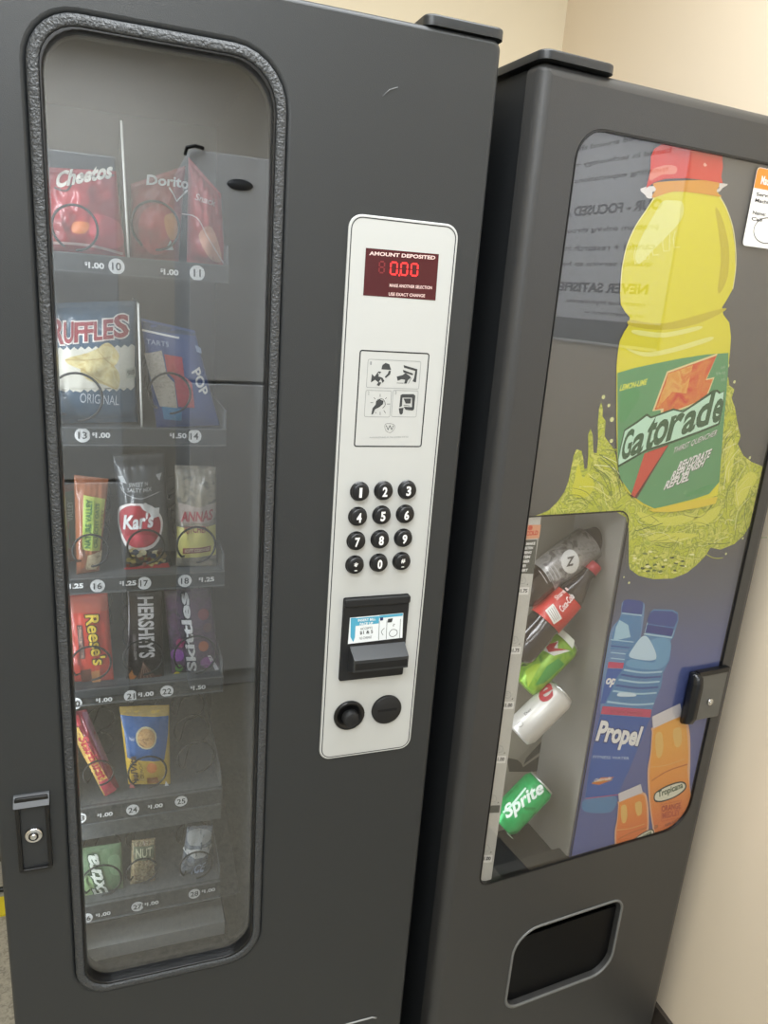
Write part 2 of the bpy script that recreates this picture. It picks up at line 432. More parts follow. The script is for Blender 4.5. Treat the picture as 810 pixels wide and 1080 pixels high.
# chute strip at the bottom
k = MB(); zt = hit(M1, 150, 990, YR)[1]; zb = hit(M1, 150, 1003, YR)[1]; k.box(-0.118, 0.142, YR, YR+0.05, zb, zt, mat('8a8b88', rough=0.4)); k.done('chute_bar', sm)
k = MB()
k.hexa([(-0.118, 0.1, 0.64), (0.17, 0.1, 0.64), (0.17, 0.4, 0.70), (-0.118, 0.4, 0.70)], [(-0.118, 0.1, 0.637), (0.17, 0.1, 0.637), (0.17, 0.4, 0.697), (-0.118, 0.4, 0.697)], mat('3c3d3c', rough=0.45))
k.done('chute_ramp', sm)
k = MB(); zt = RZ['E'][1]-0.002; k.box(-0.118, 0.134, YR+0.003, YR+0.006, zt-0.028, zt, mat('4c4f50', rough=0.45)); k.done('chute_baffle', sm)

# ---- door lock
Zl = (0, 820, 4.15)
k = MB()
def Q(Zz, pts, Y, M=M1): return [hit(M, Zz[0]+p[0]/Zz[2], Zz[1]+p[1]/Zz[2], Y) for p in pts]
c = Q(Zl, [(62, 118), (222, 92), (225, 380), (92, 402)], 0)
xa = (c[0][0]+c[3][0])/2; xb = (c[1][0]+c[2][0])/2; za = (c[2][1]+c[3][1])/2; zc = (c[0][1]+c[1][1])/2
k.plate((xa, za, xb, zc+0.012, 0.003), [(xa+0.005, za+0.004, xb-0.005, zc-0.002, 0.002)], -0.008, 0, 0.001, BLK)
k.box(xa+0.005, xb-0.005, -0.003, -0.0005, za+0.004, zc-0.002, mat('2c2e30', rough=0.4))
lk = k.done('lock_housing', sm)
k = MB(); k.hexa([(xa-0.001, -0.012, zc), (xb+0.001, -0.012, zc), (xb+0.001, -0.0, zc), (xa-0.001, -0.0, zc)],
       [(xa-0.001, -0.004, zc+0.013), (xb+0.001, -0.004, zc+0.013), (xb+0.001, -0.0, zc+0.013), (xa-0.001, -0.0, zc+0.013)], mat('55575a', rough=0.35)); k.done('lock_hood', lk)
cx, cz = Q(Zl, [(147, 258)], -0.008)[0]
k = MB(); k.lathe([(0, 0.011), (0.004, 0.011), (0.005, 0.0095)], (cx, -0.003, cz), (cx, -1, cz), CHR, 28)
k.lathe([(0, 0.0062), (0.0062, 0.0062)], (cx, -0.003, cz), (cx, -1, cz), BLK, 24)
k.lathe([(0, 0.0042), (0.0072, 0.0042), (0.0078, 0.003)], (cx, -0.003, cz), (cx, -1, cz), CHR, 24); k.done('lock_cylinder', lk)

# ---- control panel
a = [hit(M1, *p, 0) for p in ((366, 260), (481, 260), (338, 765), (434, 765), (425, 231), (385, 794))]
px0, px1, pz0, pz1 = (a[0][0]+a[2][0])/2, (a[1][0]+a[3][0])/2, a[5][1], a[4][1]
k = MB(); k.plate((px0, pz0, px1, pz1, 0.017), [], -0.003, -0.0001, 0.0012, SILV); cp = k.done('control_panel', sm)
S0 = Surf(M1, -0.0030)
d = Deco(S0)
d.line_l(rrect((px0+0.0035, pz0+0.0035, px1-0.0035, pz1-0.0035, 0.014)), 0.0012, INK, 1, True)
d.done('panel_border', cp)
Zd = (330, 220, 4.156)
d = Deco(S0, Zd); d.poly([(220, 380), (537, 403), (552, 200), (232, 172)], mat('4a171d', rough=0.25), 1)
LT = mat('e8c9c4', rough=0.5)
d.text('AMOUNT DEPOSITED', (246, 204), (535, 224), (248, 187), LT, 2, 0.03)
d.text('MAKE ANOTHER SELECTION', (335, 343), (521, 354), (336, 329), LT, 2, 0.02)
d.text('USE EXACT CHANGE', (331, 381), (490, 389), (332, 367), LT, 2, 0.02)
LED = mat('ff2b2b', emit=1.1); LEDo = mat('7a1c22')
def seg(x, y, wd, h, on, m):
    u = 5.5
    sx = lambda yy: -(yy-y)*0.06
    P = lambda xx, yy: (x+xx+sx(y+yy), y+yy+(xx*0.07))
    segs = {'t': (0, 0, wd, 0), 'b': (0, h, wd, h), 'm': (0, h/2, wd, h/2), 'tl': (0, 0, 0, h/2), 'bl': (0, h/2, 0, h), 'tr': (wd, 0, wd, h/2), 'br': (wd, h/2, wd, h)}
    for kk in on:
        x0_, y0_, x1_, y1_ = segs[kk]; g = 3.0
        if y0_ == y1_: d.line([P(x0_+g, y0_), P(x1_-g, y1_)], 0.0019, m, 2)
        else: d.line([P(x0_, y0_+g), P(x1_, y1_-g)], 0.0019, m, 2)
seg(292, 232, 22, 48, ('t', 'b', 'm', 'tl', 'bl', 'tr', 'br'), LEDo)
for i in range(3): seg(342+i*45, 235+i*3, 28, 52, ('t', 'b', 'tl', 'bl', 'tr', 'br'), LED)
d.disc((378, 292), 0.0012, LED, 2)
d.done('display', cp)
Zi = (370, 365, 9)
LN = mat('8f9292')
d = Deco(S0, Zi)
d.line_l(crect := rrect((d.q((65, 500))[0]-0.0005, d.q((350, 952))[1], d.q((705, 500))[0], d.q((415, 56))[1], 0.003)), 0.0016, INK, 1, True)
for (x0_, y0_, x1_, y1_) in ((155, 135, 655, 400), (135, 422, 378, 672), (393, 422, 630, 672)):
    A_ = d.q((x0_, (y0_+y1_)/2)); B_ = d.q((x1_, (y0_+y1_)/2)); U_ = d.q(((x0_+x1_)/2, y0_)); W_ = d.q(((x0_+x1_)/2, y1_))
    d.line_l(rrect((A_[0], W_[1], B_[0], U_[1], 0.0022)), 0.0006, LN, 1, True)
for st, x, y in (('1', 190, 178), ('2', 168, 462), ('3', 425, 458)): d.text(st, (x-8, y), (x+8, y), (x-7, y-32), LN, 1)
G = mat('3a3c3d')
# 1: hand with coins, hand with card at reader
d.poly([(290, 220), (300, 180), (330, 160), (365, 172), (382, 225)], G, 1); d.poly([(380, 235), (372, 270), (330, 305), (322, 290), (350, 262), (360, 235)], G, 1)
d.poly([(190, 345), (200, 265), (225, 290), (262, 240), (290, 245), (258, 285), (300, 300), (318, 330), (300, 350), (285, 310), (262, 345), (230, 320)], G, 1)
d.poly([(245, 370), (262, 340), (290, 345), (270, 380)], G, 1)
for c_ in ((315, 255), (265, 262)): d.disc(c_, 0.0011, SILV, 2)
d.poly([(500, 180), (632, 220), (628, 240), (505, 205)], G, 1); d.poly([(495, 225), (590, 260), (588, 278), (498, 248)], G, 1); d.poly([(612, 235), (630, 240), (618, 345), (585, 335), (600, 300)], G, 1)
d.poly([(435, 290), (490, 275), (520, 255), (560, 285), (570, 300), (540, 325), (530, 355), (505, 355), (515, 320), (480, 315), (445, 330)], G, 1); d.line([(575, 300), (545, 355)], 0.0006, G, 1); d.line([(435, 350), (500, 352)], 0.0006, G, 1)
# 2: hand on dial with rays
d.poly([(195, 650), (205, 590), (235, 555), (240, 520), (275, 505), (310, 520), (305, 550), (270, 580), (230, 600), (210, 645)], G, 1)
d.line([(250, 512), (290, 500), (318, 520), (325, 560), (300, 590)], 0.0007, G, 1, smooth=True)
for x0_, y0_, x1_, y1_ in ((278, 455, 278, 482), (218, 488, 232, 503), (340, 488, 325, 503), (185, 537, 212, 537), (342, 550, 372, 550), (312, 610, 330, 636), (278, 625, 278, 655), (232, 625, 240, 640)): d.line([(x0_, y0_), (x1_, y1_)], 0.0006, G, 1)
# 3: hand at the delivery door
d.poly([(460, 580), (472, 465), (490, 456), (595, 456), (612, 470), (600, 600), (585, 612), (520, 605), (500, 575), (580, 580), (580, 490), (490, 490), (485, 570)], G, 1)
d.poly([(500, 498), (572, 498), (566, 545), (520, 545)], G, 1); d.poly([(455, 590), (500, 585), (492, 640), (475, 652), (462, 640)], G, 1); d.line([(500, 560), (560, 568)], 0.0007, G, 1)
d.line([(325, 745), (365, 735), (412, 748), (410, 790), (372, 822), (330, 800)], 0.0004, G, 1, True, True)
d.text('W', (332, 800), (408, 800), (332, 752), G, 1, -0.01)
d.text('MANUFACTURED IN THE UNITED STATES', (178, 875), (545, 868), (178, 862), mat('8f9292'), 1)
d.done('instruction_decal', cp)
# keypad
Zk = (320, 480, 3.375)
kp = [('1', 203, 132), ('2', 288, 129), ('3', 372, 126), ('4', 196, 221), ('5', 281, 216), ('6', 365, 212), ('7', 190, 308), ('8', 275, 302), ('9', 358, 297), ('*', 185, 393), ('0', 270, 386), ('#', 352, 380)]
BTN = mat('17181a', rough=0.3)
for i, (st, x, y) in enumerate(kp):
    a, b = Q(Zk, [(x, y)], -0.008)[0]; r = 0.0122
    k = MB(); k.lathe([(0, r+0.0012), (0.0012, r+0.0012), (0.0013, r), (0.0055, r), (0.0072, r*0.93), (0.0079, r*0.8), (0.008, r*0.1)], (a, -0.0031, b), (a, -1, b), BTN, 28)
    bt = k.done('keypad_button', cp)
    d = Deco(Surf(M1, -0.0111))
    if st in '*#':
        d.textl(st, a-0.003, b-0.001, a+0.003, b+0.0055, WHT, 1, 0.02); d.polyl([(a-0.002, b-0.007), (a+0.002, b-0.007), (a+0.002, b-0.0058), (a-0.002, b-0.0058)], WHT, 1)
    else: d.textl(st, a-(0.0035 if st != '1' else 0.0024), b-0.0068, a+(0.0035 if st != '1' else 0.0014), b+0.0068, WHT, 1, 0.035 if st != '1' else 0.01)
    # digits printed on the button top belong to the button's mesh
    me = MB()
    o2 = d.done('digit', cp); bt.data.materials.append(WHT)
    bmj = bmesh.new(); bmj.from_mesh(bt.data); n0 = len(bmj.faces); bmj.from_mesh(o2.data); bmj.faces.ensure_lookup_table()
    for f in bmj.faces[n0:]: f.material_index = 1
    bmj.to_mesh(bt.data); bmj.free(); bpy.data.objects.remove(o2)
# bill acceptor
Zb = (355, 620, 6.756)
c = Q(Zb, [(50, 75), (515, 38), (470, 610), (12, 660)], -0.004)
bx0, bx1, bz0, bz1 = (c[0][0]+c[3][0])/2, (c[1][0]+c[2][0])/2, (c[2][1]+c[3][1])/2, (c[0][1]+c[1][1])/2
k = MB(); k.plate((bx0, bz0, bx1, bz1, 0.003), [], -0.008, -0.0031, 0.0015, BLKM)
k.plate((bx0, bz1-0.012, bx1, bz1, 0.003), [], -0.012, -0.0031, 0.002, BLKM)
c = Q(Zb, [(85, 422), (490, 380)], -0.008); zt = (c[0][1]+c[1][1])/2; sx0, sx1 = c[0][0]+0.002, c[1][0]-0.001
k.hexa([(sx0, -0.008, zt), (sx1, -0.008, zt), (sx1, -0.008, zt-0.040), (sx0, -0.008, zt-0.040)],
       [(sx0+0.001, -0.030, zt-0.012), (sx1-0.001, -0.030, zt-0.012), (sx1-0.001, -0.030, zt-0.030), (sx0+0.001, -0.030, zt-0.030)], mat('2e3032', rough=0.32))
ba = k.done('bill_acceptor', cp)
k = MB(); k.plate((sx0+0.003, zt-0.027, sx1-0.003, zt-0.0165, 0.001), [], -0.0305, -0.0299, 0.0002, mat('020203', rough=0.7)); k.done('bill_slot', cp)
d = Deco(Surf(M1, -0.008), Zb)
d.poly([(80, 400), (468, 355), (475, 178), (95, 213)], mat('e9eef0', rough=0.3), 1)
BL = mat('4fa5c4'); NV = mat('26305e')
d.poly([(135, 270), (300, 252), (304, 200), (137, 215)], BL, 2); d.poly([(100, 215), (138, 212), (130, 350), (118, 385), (98, 350)], BL, 2); d.poly([(304, 215), (470, 198), (472, 180), (305, 196)], BL, 2)
d.text('INSERT BILL', (152, 240), (278, 230), (152, 222), WHT, 3, 0.02); d.text('FACE UP', (165, 266), (258, 258), (165, 248), WHT, 3, 0.03)
d.text('ACCEPTS', (168, 300), (255, 290), (168, 284), G, 2); d.text('$1 & 5', (165, 335), (258, 325), (165, 308), G, 2, 0.02); d.text('NO CHANGE', (162, 368), (248, 358), (162, 350), G, 2)
d.poly([(308, 232), (330, 230), (331, 208), (309, 210)], NV, 3); d.poly([(362, 246), (392, 243), (400, 215), (365, 220)], G, 3)
for x in (298, 352, 448): d.line([(x, 370-(x-298)*0.1), (x+6, 235-(x-298)*0.1)], 0.0006, G, 3)
d.line([(340, 285), (318, 310), (330, 335)], 0.0007, G, 3, smooth=True)
d.line([(375, 320), (395, 296), (425, 300), (430, 325), (405, 345), (380, 340)], 0.0008, G, 3, True, True); d.text('?', (398, 275), (415, 273), (398, 255), LN, 3)
d.done('acceptor_label', cp)
# coin return and coin slot
a, b = hit(M1, 368.5, 755, -0.006); 
k = MB(); k.lathe([(0, 0.0235), (0.003, 0.0235), (0.0045, 0.022), (0.0045, 0.019), (0.002, 0.017), (0.0015, 0.001)], (a, -0.0031, b), (a, -1, b), BLK, 36)
k.lathe([(0, 0.013), (0.006, 0.0125), (0.011, 0.011), (0.012, 0.009), (0.0122, 0.001)], (a+0.001, -0.0035, b-0.002), (a+0.001, -1, b-0.002), BLKM, 30); k.done('coin_return_button', cp)
a, b = hit(M1, 407.5, 748, -0.004)
k = MB(); k.lathe([(0, 0.0235), (0.003, 0.0235), (0.0045, 0.0215), (0.0046, 0.001)], (a, -0.0031, b), (a, -1, b), BLKM, 36)
k.box(a-0.015, a+0.015, -0.0082, -0.0076, b-0.0012, b+0.0022, mat('020203', rough=0.8)); k.done('coin_slot', cp)

# ================================================================== snacks on the trays
def bil(c, u, v):   # c: tl, tr, br, bl
    a = c[3][0]*(1-u)*(1-v)+c[2][0]*u*(1-v)+c[1][0]*u*v+c[0][0]*(1-u)*v
    b = c[3][1]*(1-u)*(1-v)+c[2][1]*u*(1-v)+c[1][1]*u*v+c[0][1]*(1-u)*v
    return a, b
def inv(c, a, b):
    u = v = 0.5
    for _ in range(8):
        x, y = bil(c, u, v); e = 1e-4
        xu, yu = bil(c, u+e, v); xv, yv = bil(c, u, v+e)
        j = ((xu-x)/e, (xv-x)/e, (yu-y)/e, (yv-y)/e); dt = j[0]*j[3]-j[1]*j[2]
        dx, dy = a-x, b-y
        u += (dx*j[3]-dy*j[1])/dt; v += (-dx*j[2]+dy*j[0])/dt
    return u, v
class Bag:
    """sealed film packet: corners (tl, tr, br, bl) read from the photo, thickness th, seals sv (share of the height)"""
    def __init__(s, name, label, cat, Z, quad, th, m, Y=None, group=None, wr=0.004, sv=0.05, seed=1, sealm=None, rest=None, flat=0.45, dy=0.0):
        s.Y = Y or (0.088+th+dy); s.th = th; s.wr = wr; s.seed = seed*7.3; s.sv = sv; s.flat = flat; s.Z = Z
        s.c = [hit(M1, Z[0]+p[0]/Z[2], Z[1]+p[1]/Z[2], s.Y) for p in quad]
        if rest is not None:
            dz = rest-min(p[1] for p in s.c); s.dz = dz
            lo = min(p[1] for p in s.c); hi = max(p[1] for p in s.c)
            s.c = [(p[0], p[1]+dz*(1-(p[1]-lo)/(hi-lo))) for p in s.c]
        s.loc = (sum(p[0] for p in s.c)/4, s.Y, min(p[1] for p in s.c))
        s.root = thing(name, label, cat, s.loc, group)
        nu, nv = 26, 40; k = MB(); vs = []; fs = []
        for side in (1, -1):
            for j in range(nv+1):
                for i in range(nu+1):
                    u, v = i/nu, j/nv; a, b = bil(s.c, u, v)
                    if side == 1: vs.append(s.at(a, b, u, v, 0))
                    else:
                        t = s.prof(u, v); vs.append((a, s.Y+s.th*t*0.8+0.0003, b))
        N = (nu+1)*(nv+1)
        for o_, fl in ((0, 0), (N, 1)):
            for j in range(nv):
                for i in range(nu):
                    q = (o_+j*(nu+1)+i, o_+j*(nu+1)+i+1, o_+(j+1)*(nu+1)+i+1, o_+(j+1)*(nu+1)+i)
                    fs.append(q[::-1] if fl else q)
        ed = [i for i in range(nu+1)]+[j*(nu+1)+nu for j in range(1, nv+1)]+[nv*(nu+1)+i for i in range(nu-1, -1, -1)]+[j*(nu+1) for j in range(nv-1, 0, -1)]
        for i in range(len(ed)):
            a, b = ed[i], ed[(i+1) % len(ed)]; fs.append((a, a+N, b+N, b))
        k.faces(vs, fs, m, True); k.done('wrapper', s.root)
        s.surf = Surf(M1, s.Y, shape=s.shape, step=0.0006)
    def prof(s, u, v):
        if v < s.sv or v > 1-s.sv: return 0.03
        vv = (v-s.sv)/(1-2*s.sv)
        return 0.03+max(0, math.sin(math.pi*u))**s.flat*max(0, math.sin(math.pi*vv))**s.flat
    def at(s, a, b, u, v, off):
        t = s.prof(u, v); n = noise.noise(Vector((u*3.2+s.seed, v*4.5, s.seed)))+0.5*noise.noise(Vector((u*9, v*7+s.seed, 1)))
        rip = math.sin(u*42+s.seed+3*n)*0.5*max(0, abs(v-0.5)*2-0.55)
        seal = 0.0005*math.sin(v*900) if t < 0.05 else 0
        return (a, s.Y-s.th*t-(n*0.8+rip)*s.wr*(0.35+t)*0.6-off-seal, b)
    def shape(s, a, b, off):
        u, v = inv(s.c, a, b); u = min(max(u, 0), 1); v = min(max(v, 0), 1)
        return s.at(a, b, u, v, off)
    def deco(s, Z=None): return Deco(s.surf, Z or s.Z, cut=0.004)
def film(h, **k): return mat(h, rough=0.3, coat=0.35, bump=0.35, bscale=60, **k)
top = {n: RZ[n][0]-0.006+0.0005 for n in RZ}

# shelf A : three red chip bags
Za = (40, 150, 3.857)
RED = film('b3202a'); REDO = mat('d8662e')
b = Bag('chip_bag', 'leftmost bright red chip bag on the top shelf, with swirling white lettering', 'chip bag', Za, [(20, 100), (318, 118), (358, 462), (30, 440)], 0.026, RED, group='red chip bags on the top shelf', seed=1, rest=top['A'], wr=0.012)
d = b.deco(); d.text('Cheetos', (75, 195), (300, 150), (80, 120), mat('efe6d8'), 2, 0.04, 0.1); d.line([(70, 190), (120, 205), (150, 165), (200, 148), (310, 135)], 0.002, mat('3a2a22'), 1, smooth=True); d.done('lettering', b.root)
d = b.deco(); d.poly([(225, 300), (330, 330), (345, 420), (260, 430), (215, 380)], mat('d8404e', rough=0.3), 1, True); d.line([(40, 410), (200, 420), (345, 455)], 0.003, mat('f0c6c0'), 2, smooth=True); d.poly([(150, 330), (210, 335), (195, 375), (145, 370)], mat('e0782c', rough=0.4), 2, True); d.done('printed_picture', b.root)
b = Bag('chip_bag', 'dark red chip bag with a folded top, middle of the top shelf', 'chip bag', Za, [(378, 165), (600, 95), (572, 474), (372, 470)], 0.024, film('8e1c22'), group='red chip bags on the top shelf', seed=2, rest=top['A'], wr=0.012)
d = b.deco(); d.text('Dorito', (440, 178), (612, 192), (444, 132), WHT, 2, 0.03); d.line([(530, 190), (560, 245), (608, 195)], 0.0022, WHT, 2); d.done('lettering', b.root)
d = b.deco(); d.poly([(430, 280), (540, 265), (560, 400), (470, 460), (410, 380)], mat('b22a30', rough=0.3), 1, True); d.poly([(510, 310), (560, 300), (575, 380), (530, 395)], mat('cf8a4c'), 2, True); d.poly([(515, 440), (535, 400), (550, 440)], mat('cfd6dc'), 3); d.done('printed_picture', b.root)
b = Bag('chip_bag', 'slim pinkish red snack bag above the number 11 disc', 'chip bag', Za, [(612, 60), (745, 205), (765, 500), (605, 470)], 0.02, film('b8474e'), group='red chip bags on the top shelf', seed=3, rest=top['A'], wr=0.012)
d = b.deco(); d.text('Snack', (632, 240), (715, 268), (636, 212), mat('ecd6d2'), 2, 0.01, 0.2); d.poly([(650, 380), (700, 350), (745, 480), (690, 470)], mat('e6a990'), 1, True); d.line([(575, 290), (640, 310), (690, 400), (755, 495)], 0.0012, mat('f2dcd8'), 2, smooth=True); d.done('printed_picture', b.root)

# shelf B
Zr = (20, 280, 2.7)
b = Bag('chip_bag', 'big blue and white potato chip bag with red lettering on the second shelf', 'chip bag', Zr, [(72, 108), (334, 100), (338, 446), (82, 452)], 0.03, film('35566f'), seed=4, rest=top['B'], wr=0.006, sv=0.04)
d = b.deco()
wav = [(80+i*10, 232+(6 if i % 2 else -2)-i*0.4) for i in range(26)]; wb = [(328-i*10, 345+(6 if i % 2 else -2)+i*0.1) for i in range(25)]
d.poly(wav+wb, mat('e4dfcf', rough=0.35), 1)
CHIP = mat('d9c480', mottle=('e6d69c', 'cdb46a'), mscale=60)
for pts in ([(135, 262), (200, 242), (245, 225), (262, 255), (225, 290), (170, 285)], [(180, 285), (250, 270), (285, 300), (280, 345), (240, 330), (195, 315)], [(225, 235), (255, 215), (285, 250), (270, 280), (240, 262)]):
    d.poly(pts, CHIP, 2, True); d.line([pts[0], ((pts[0][0]+pts[3][0])/2, (pts[0][1]+pts[3][1])/2+4), pts[3]], 0.0008, mat('b89a50'), 3, smooth=True)
d.poly([(303, 290), (332, 286), (332, 315), (305, 315)], mat('c8c9b8'), 3); d.text('98', (308, 308), (328, 306), (308, 294), INK, 4)
d.done('printed_picture', b.root)
d = b.deco()
for m_, bo, l in ((mat('f2ece4'), 0.075, 2), (mat('9c2430'), 0.03, 3)):
    for i, (ch, x, w_, h_) in enumerate((('R', 98, 34, 70), ('U', 130, 28, 60), ('F', 160, 28, 56), ('F', 188, 26, 54), ('L', 215, 24, 52), ('E', 241, 28, 54), ('S', 270, 42, 64))):
        g = 4 if l == 2 else 0; yb_ = 222-i*3.2
        d.text(ch, (x-g, yb_+g), (x+w_+g, yb_-2+g), (x-g, yb_-h_-g), m_, l, bo)
d.done('brand_lettering', b.root)
d = b.deco(); d.text('ORIGINAL', (176, 382), (284, 392), (177, 354), mat('cfd9e2'), 2, 0.0); d.done('flavour_lettering', b.root)
b = Bag('pastry_pouch', 'blue pouch with pictures of frosted pastries leaning right on the second shelf', 'pouch', Zr, [(346, 150), (500, 185), (572, 458), (392, 464)], 0.014, film('2b4a8c'), seed=5, rest=top['B'], sv=0.04)
d = b.deco()
d.line([(350, 183), (455, 205)], 0.0025, WHT, 2); d.poly([(352, 158), (500, 192), (503, 200), (354, 182)], mat('2d3f60'), 1)
d.poly([(356, 250), (405, 240), (420, 310), (440, 330), (450, 402), (400, 398), (380, 340)], mat('a89f90', mottle=('cfc6b8', '8d8478'), mscale=400), 2)
d.poly([(412, 250), (462, 258), (468, 312), (490, 330), (498, 402), (452, 398), (440, 320), (420, 300)], mat('b03038', mottle=('c8404a', '9a2028'), mscale=200), 2)
d.poly([(405, 392), (462, 405), (462, 440), (412, 436)], mat('2f86b8'), 1)
d.done('printed_picture', b.root)
d = b.deco()
d.text('POP', (488, 300), (515, 372), (512, 286), WHT, 2, 0.03); d.done('lettering', b.root); d = b.deco(); d.text('TARTS', (362, 222), (425, 230), (362, 208), mat('b9c8e0'), 2); d.text('LOGO', (412, 438), (460, 444), (412, 420), WHT, 3, 0.02) if 0 else None
d.poly([(500, 225), (518, 235), (520, 250), (505, 245)], mat('9db4da'), 2); d.done('lettering', b.root)

# shelf C
Zc = (40, 460, 3.682)
def granola(quad, seed, label, dy, grp):
    b = Bag('granola_bar', label, 'granola bar', Zc, quad, 0.010, film('a4623e'), seed=seed, rest=top['C'], dy=dy, group=grp, sv=0.03)
    return b
b = granola([(140, 150), (275, 166), (238, 525), (150, 538)], 6, 'brown and green granola bar wrapper in front of the number 16 disc', 0.0, 'granola bars on the third shelf')
d = b.deco(); d.poly([(178, 222), (262, 240), (240, 440), (172, 432)], mat('bcc85e'), 1); d.poly([(180, 240), (222, 244), (212, 425), (176, 420)], mat('a7bf52'), 2)
d.text('NATURE VALLEY', (205, 425), (212, 238), (182, 425), mat('2f6a34'), 3, 0.03); d.text('CRUNCHY OATS', (232, 425), (240, 255), (217, 425), mat('4c7a2e'), 3, 0.02); d.text('HONEY', (250, 350), (256, 280), (242, 350), mat('6b3a20'), 3, 0.02)
d.poly([(185, 505), (195, 455), (250, 440), (245, 480), (225, 515), (190, 518)], mat('c2a87c', mottle=('e4d4b0', '8a6a42'), mscale=300), 2); d.done('printed_picture', b.root)
b = granola([(98, 192), (146, 182), (150, 505), (108, 510)], 7, 'olive granola bar wrapper half hidden behind the brown one on the third shelf', 0.05, 'granola bars on the third shelf')
d = b.deco(); d.poly([(105, 215), (140, 205), (148, 420), (112, 430)], mat('7c8050'), 1); d.text('VALLEY', (140, 320), (136, 245), (118, 320), mat('c8ccb0'), 2, 0.02); d.done('printed_picture', b.root)
b = Bag('trail_mix_bag', 'dark grey trail mix bag with a round red emblem on the third shelf', 'snack bag', Zc, [(292, 75), (490, 62), (518, 525), (332, 540)], 0.022, film('45484b'), seed=8, rest=top['C'], wr=0.008)
d = b.deco()
d.poly([(370+105*math.cos(t*math.pi/14), 0) for t in ()] or [(310, 290), (330, 258), (380, 243), (440, 255), (478, 300), (480, 350), (455, 410), (400, 432), (345, 420), (315, 360)], mat('efe8e2'), 1, True)
d.poly([(316, 295), (338, 264), (380, 251), (436, 262), (470, 304), (472, 348), (448, 398), (400, 418), (350, 405), (322, 355)], mat('b0283a'), 2, True)
d.poly([(345, 375), (420, 362), (452, 385), (400, 414), (360, 410)], mat('d24a5a'), 3, True)
d.text('Kar\'s', (330, 352), (446, 332), (328, 292), WHT, 4, 0.035, 0.15)
d.poly([(395, 250), (415, 238), (440, 262), (470, 262), (465, 295), (440, 300), (430, 280), (405, 265)], mat('e8e6e2'), 4)
d.done('brand_emblem', b.root)
d = b.deco(); LG = mat('c4c6c6')
d.text('SWEET N', (352, 186), (425, 180), (352, 170), LG, 2, 0.02); d.text('SALTY MIX', (346, 205), (440, 200), (346, 190), LG, 2, 0.02); d.line([(320, 190), (345, 215), (400, 225), (470, 205)], 0.001, LG, 1, smooth=True)
d.poly([(310, 150), (330, 145), (345, 175), (322, 170)], LG, 1); d.poly([(455, 140), (480, 135), (470, 165)], LG, 1); d.done('lettering', b.root)
d = b.deco()
d.poly([(335, 510), (505, 490), (516, 520), (340, 536)], mat('b42634'), 1)
rnd = random.Random(5)
for i in range(42):
    x = rnd.uniform(345, 488); y = rnd.uniform(428, 500); r = rnd.uniform(7, 14)
    pts = [(x+r*math.cos(t)*rnd.uniform(0.8, 1.2), y+r*math.sin(t)*rnd.uniform(0.7, 1.1)) for t in [k_*math.pi/4 for k_ in range(8)]]
    d.poly(pts, mat(rnd.choice(['c7b46c', '9a8a48', '4a3020', 'd8cfa8', '31405c', '7d3a28', '8c7a5c'])), 2+(i % 8)*0.12)
d.done('printed_picture', b.root)
b = Bag('cookie_bag', 'clear and yellow labelled cookie bag at the right end of the third shelf', 'cookie bag', Zc, [(532, 112), (692, 118), (692, 508), (536, 512)], 0.018, film('8d877a', mottle=('a49a86', '6f695e'), mscale=60), seed=9, rest=top['C'], wr=0.008)
d = b.deco(); d.poly([(538, 345), (688, 335), (690, 455), (540, 468)], mat('dfd67a', rough=0.4), 1); d.poly([(545, 250), (620, 262), (690, 250), (692, 300), (660, 322), (545, 325)], mat('b5a79c'), 1)
d.text('ANNAS', (552, 322), (672, 312), (556, 282), mat('a8303a'), 3, 0.02); d.text('KITCHEN', (565, 365), (655, 357), (565, 338), mat('9c3038'), 3, 0.02)
d.poly([(560, 425), (668, 415), (668, 438), (560, 448)], mat('8e3a34'), 2); d.text('SOFT COOKIES', (566, 442), (664, 433), (566, 428), mat('e8dcb8'), 3, 0.02); d.done('printed_label', b.root)

# shelf D
Zd4 = (40, 610, 3.682)
b = Bag('peanut_butter_cup_pack', 'bright orange red candy pack with vertical yellow lettering on the left of the fourth shelf', 'candy pack', Zd4, [(108, 68), (270, 55), (296, 415), (126, 424)], 0.010, film('c9402e'), seed=10, rest=top['D'], sv=0.04)
d = b.deco(); d.poly([(112, 72), (268, 60), (272, 118), (114, 130)], mat('b85a48', rough=0.3), 1)
d.text("Reese's", (178, 130), (212, 330), (240, 122), mat('2c1a12'), 2, 0.06, 0.1); d.text("Reese's", (183, 132), (215, 328), (236, 126), mat('e8c63a'), 3, 0.02, 0.1)
d.poly([(152, 172), (172, 170), (184, 300), (164, 302)], mat('4a2018'), 2); d.text('2 PEANUT BUTTER CUPS', (157, 178), (168, 298), (168, 176), mat('e6b8a0'), 3); d.done('brand_lettering', b.root)
d = b.deco(); d.poly([(165, 350), (205, 340), (212, 395), (170, 402)], mat('6a3520'), 2); d.poly([(208, 352), (240, 346), (244, 400), (212, 405)], mat('c98a50'), 2); d.done('printed_picture', b.root)
b = Bag('chocolate_bar', 'black brown chocolate bar with white vertical lettering in the middle of the fourth shelf', 'chocolate bar', Zd4, [(348, 45), (482, 50), (490, 400), (342, 412)], 0.008, film('241c1e'), seed=11, rest=top['D'], wr=0.002, sv=0.03)
d = b.deco(); d.text("HERSHEY'S", (386, 68), (392, 300), (450, 66), mat('d9d5d2'), 2, 0.03); d.text('COOKIES N CREME', (368, 210), (374, 310), (378, 209), mat('b8b0aa'), 2)
d.done('brand_lettering', b.root)
d = b.deco(); CB = mat('6a4636')
d.poly([(385, 395), (408, 315), (452, 372), (448, 385)], CB, 1); [d.line([(408, 318), (398+i*14, 392-i*3)], 0.0007, mat('b09080'), 2) for i in range(4)]
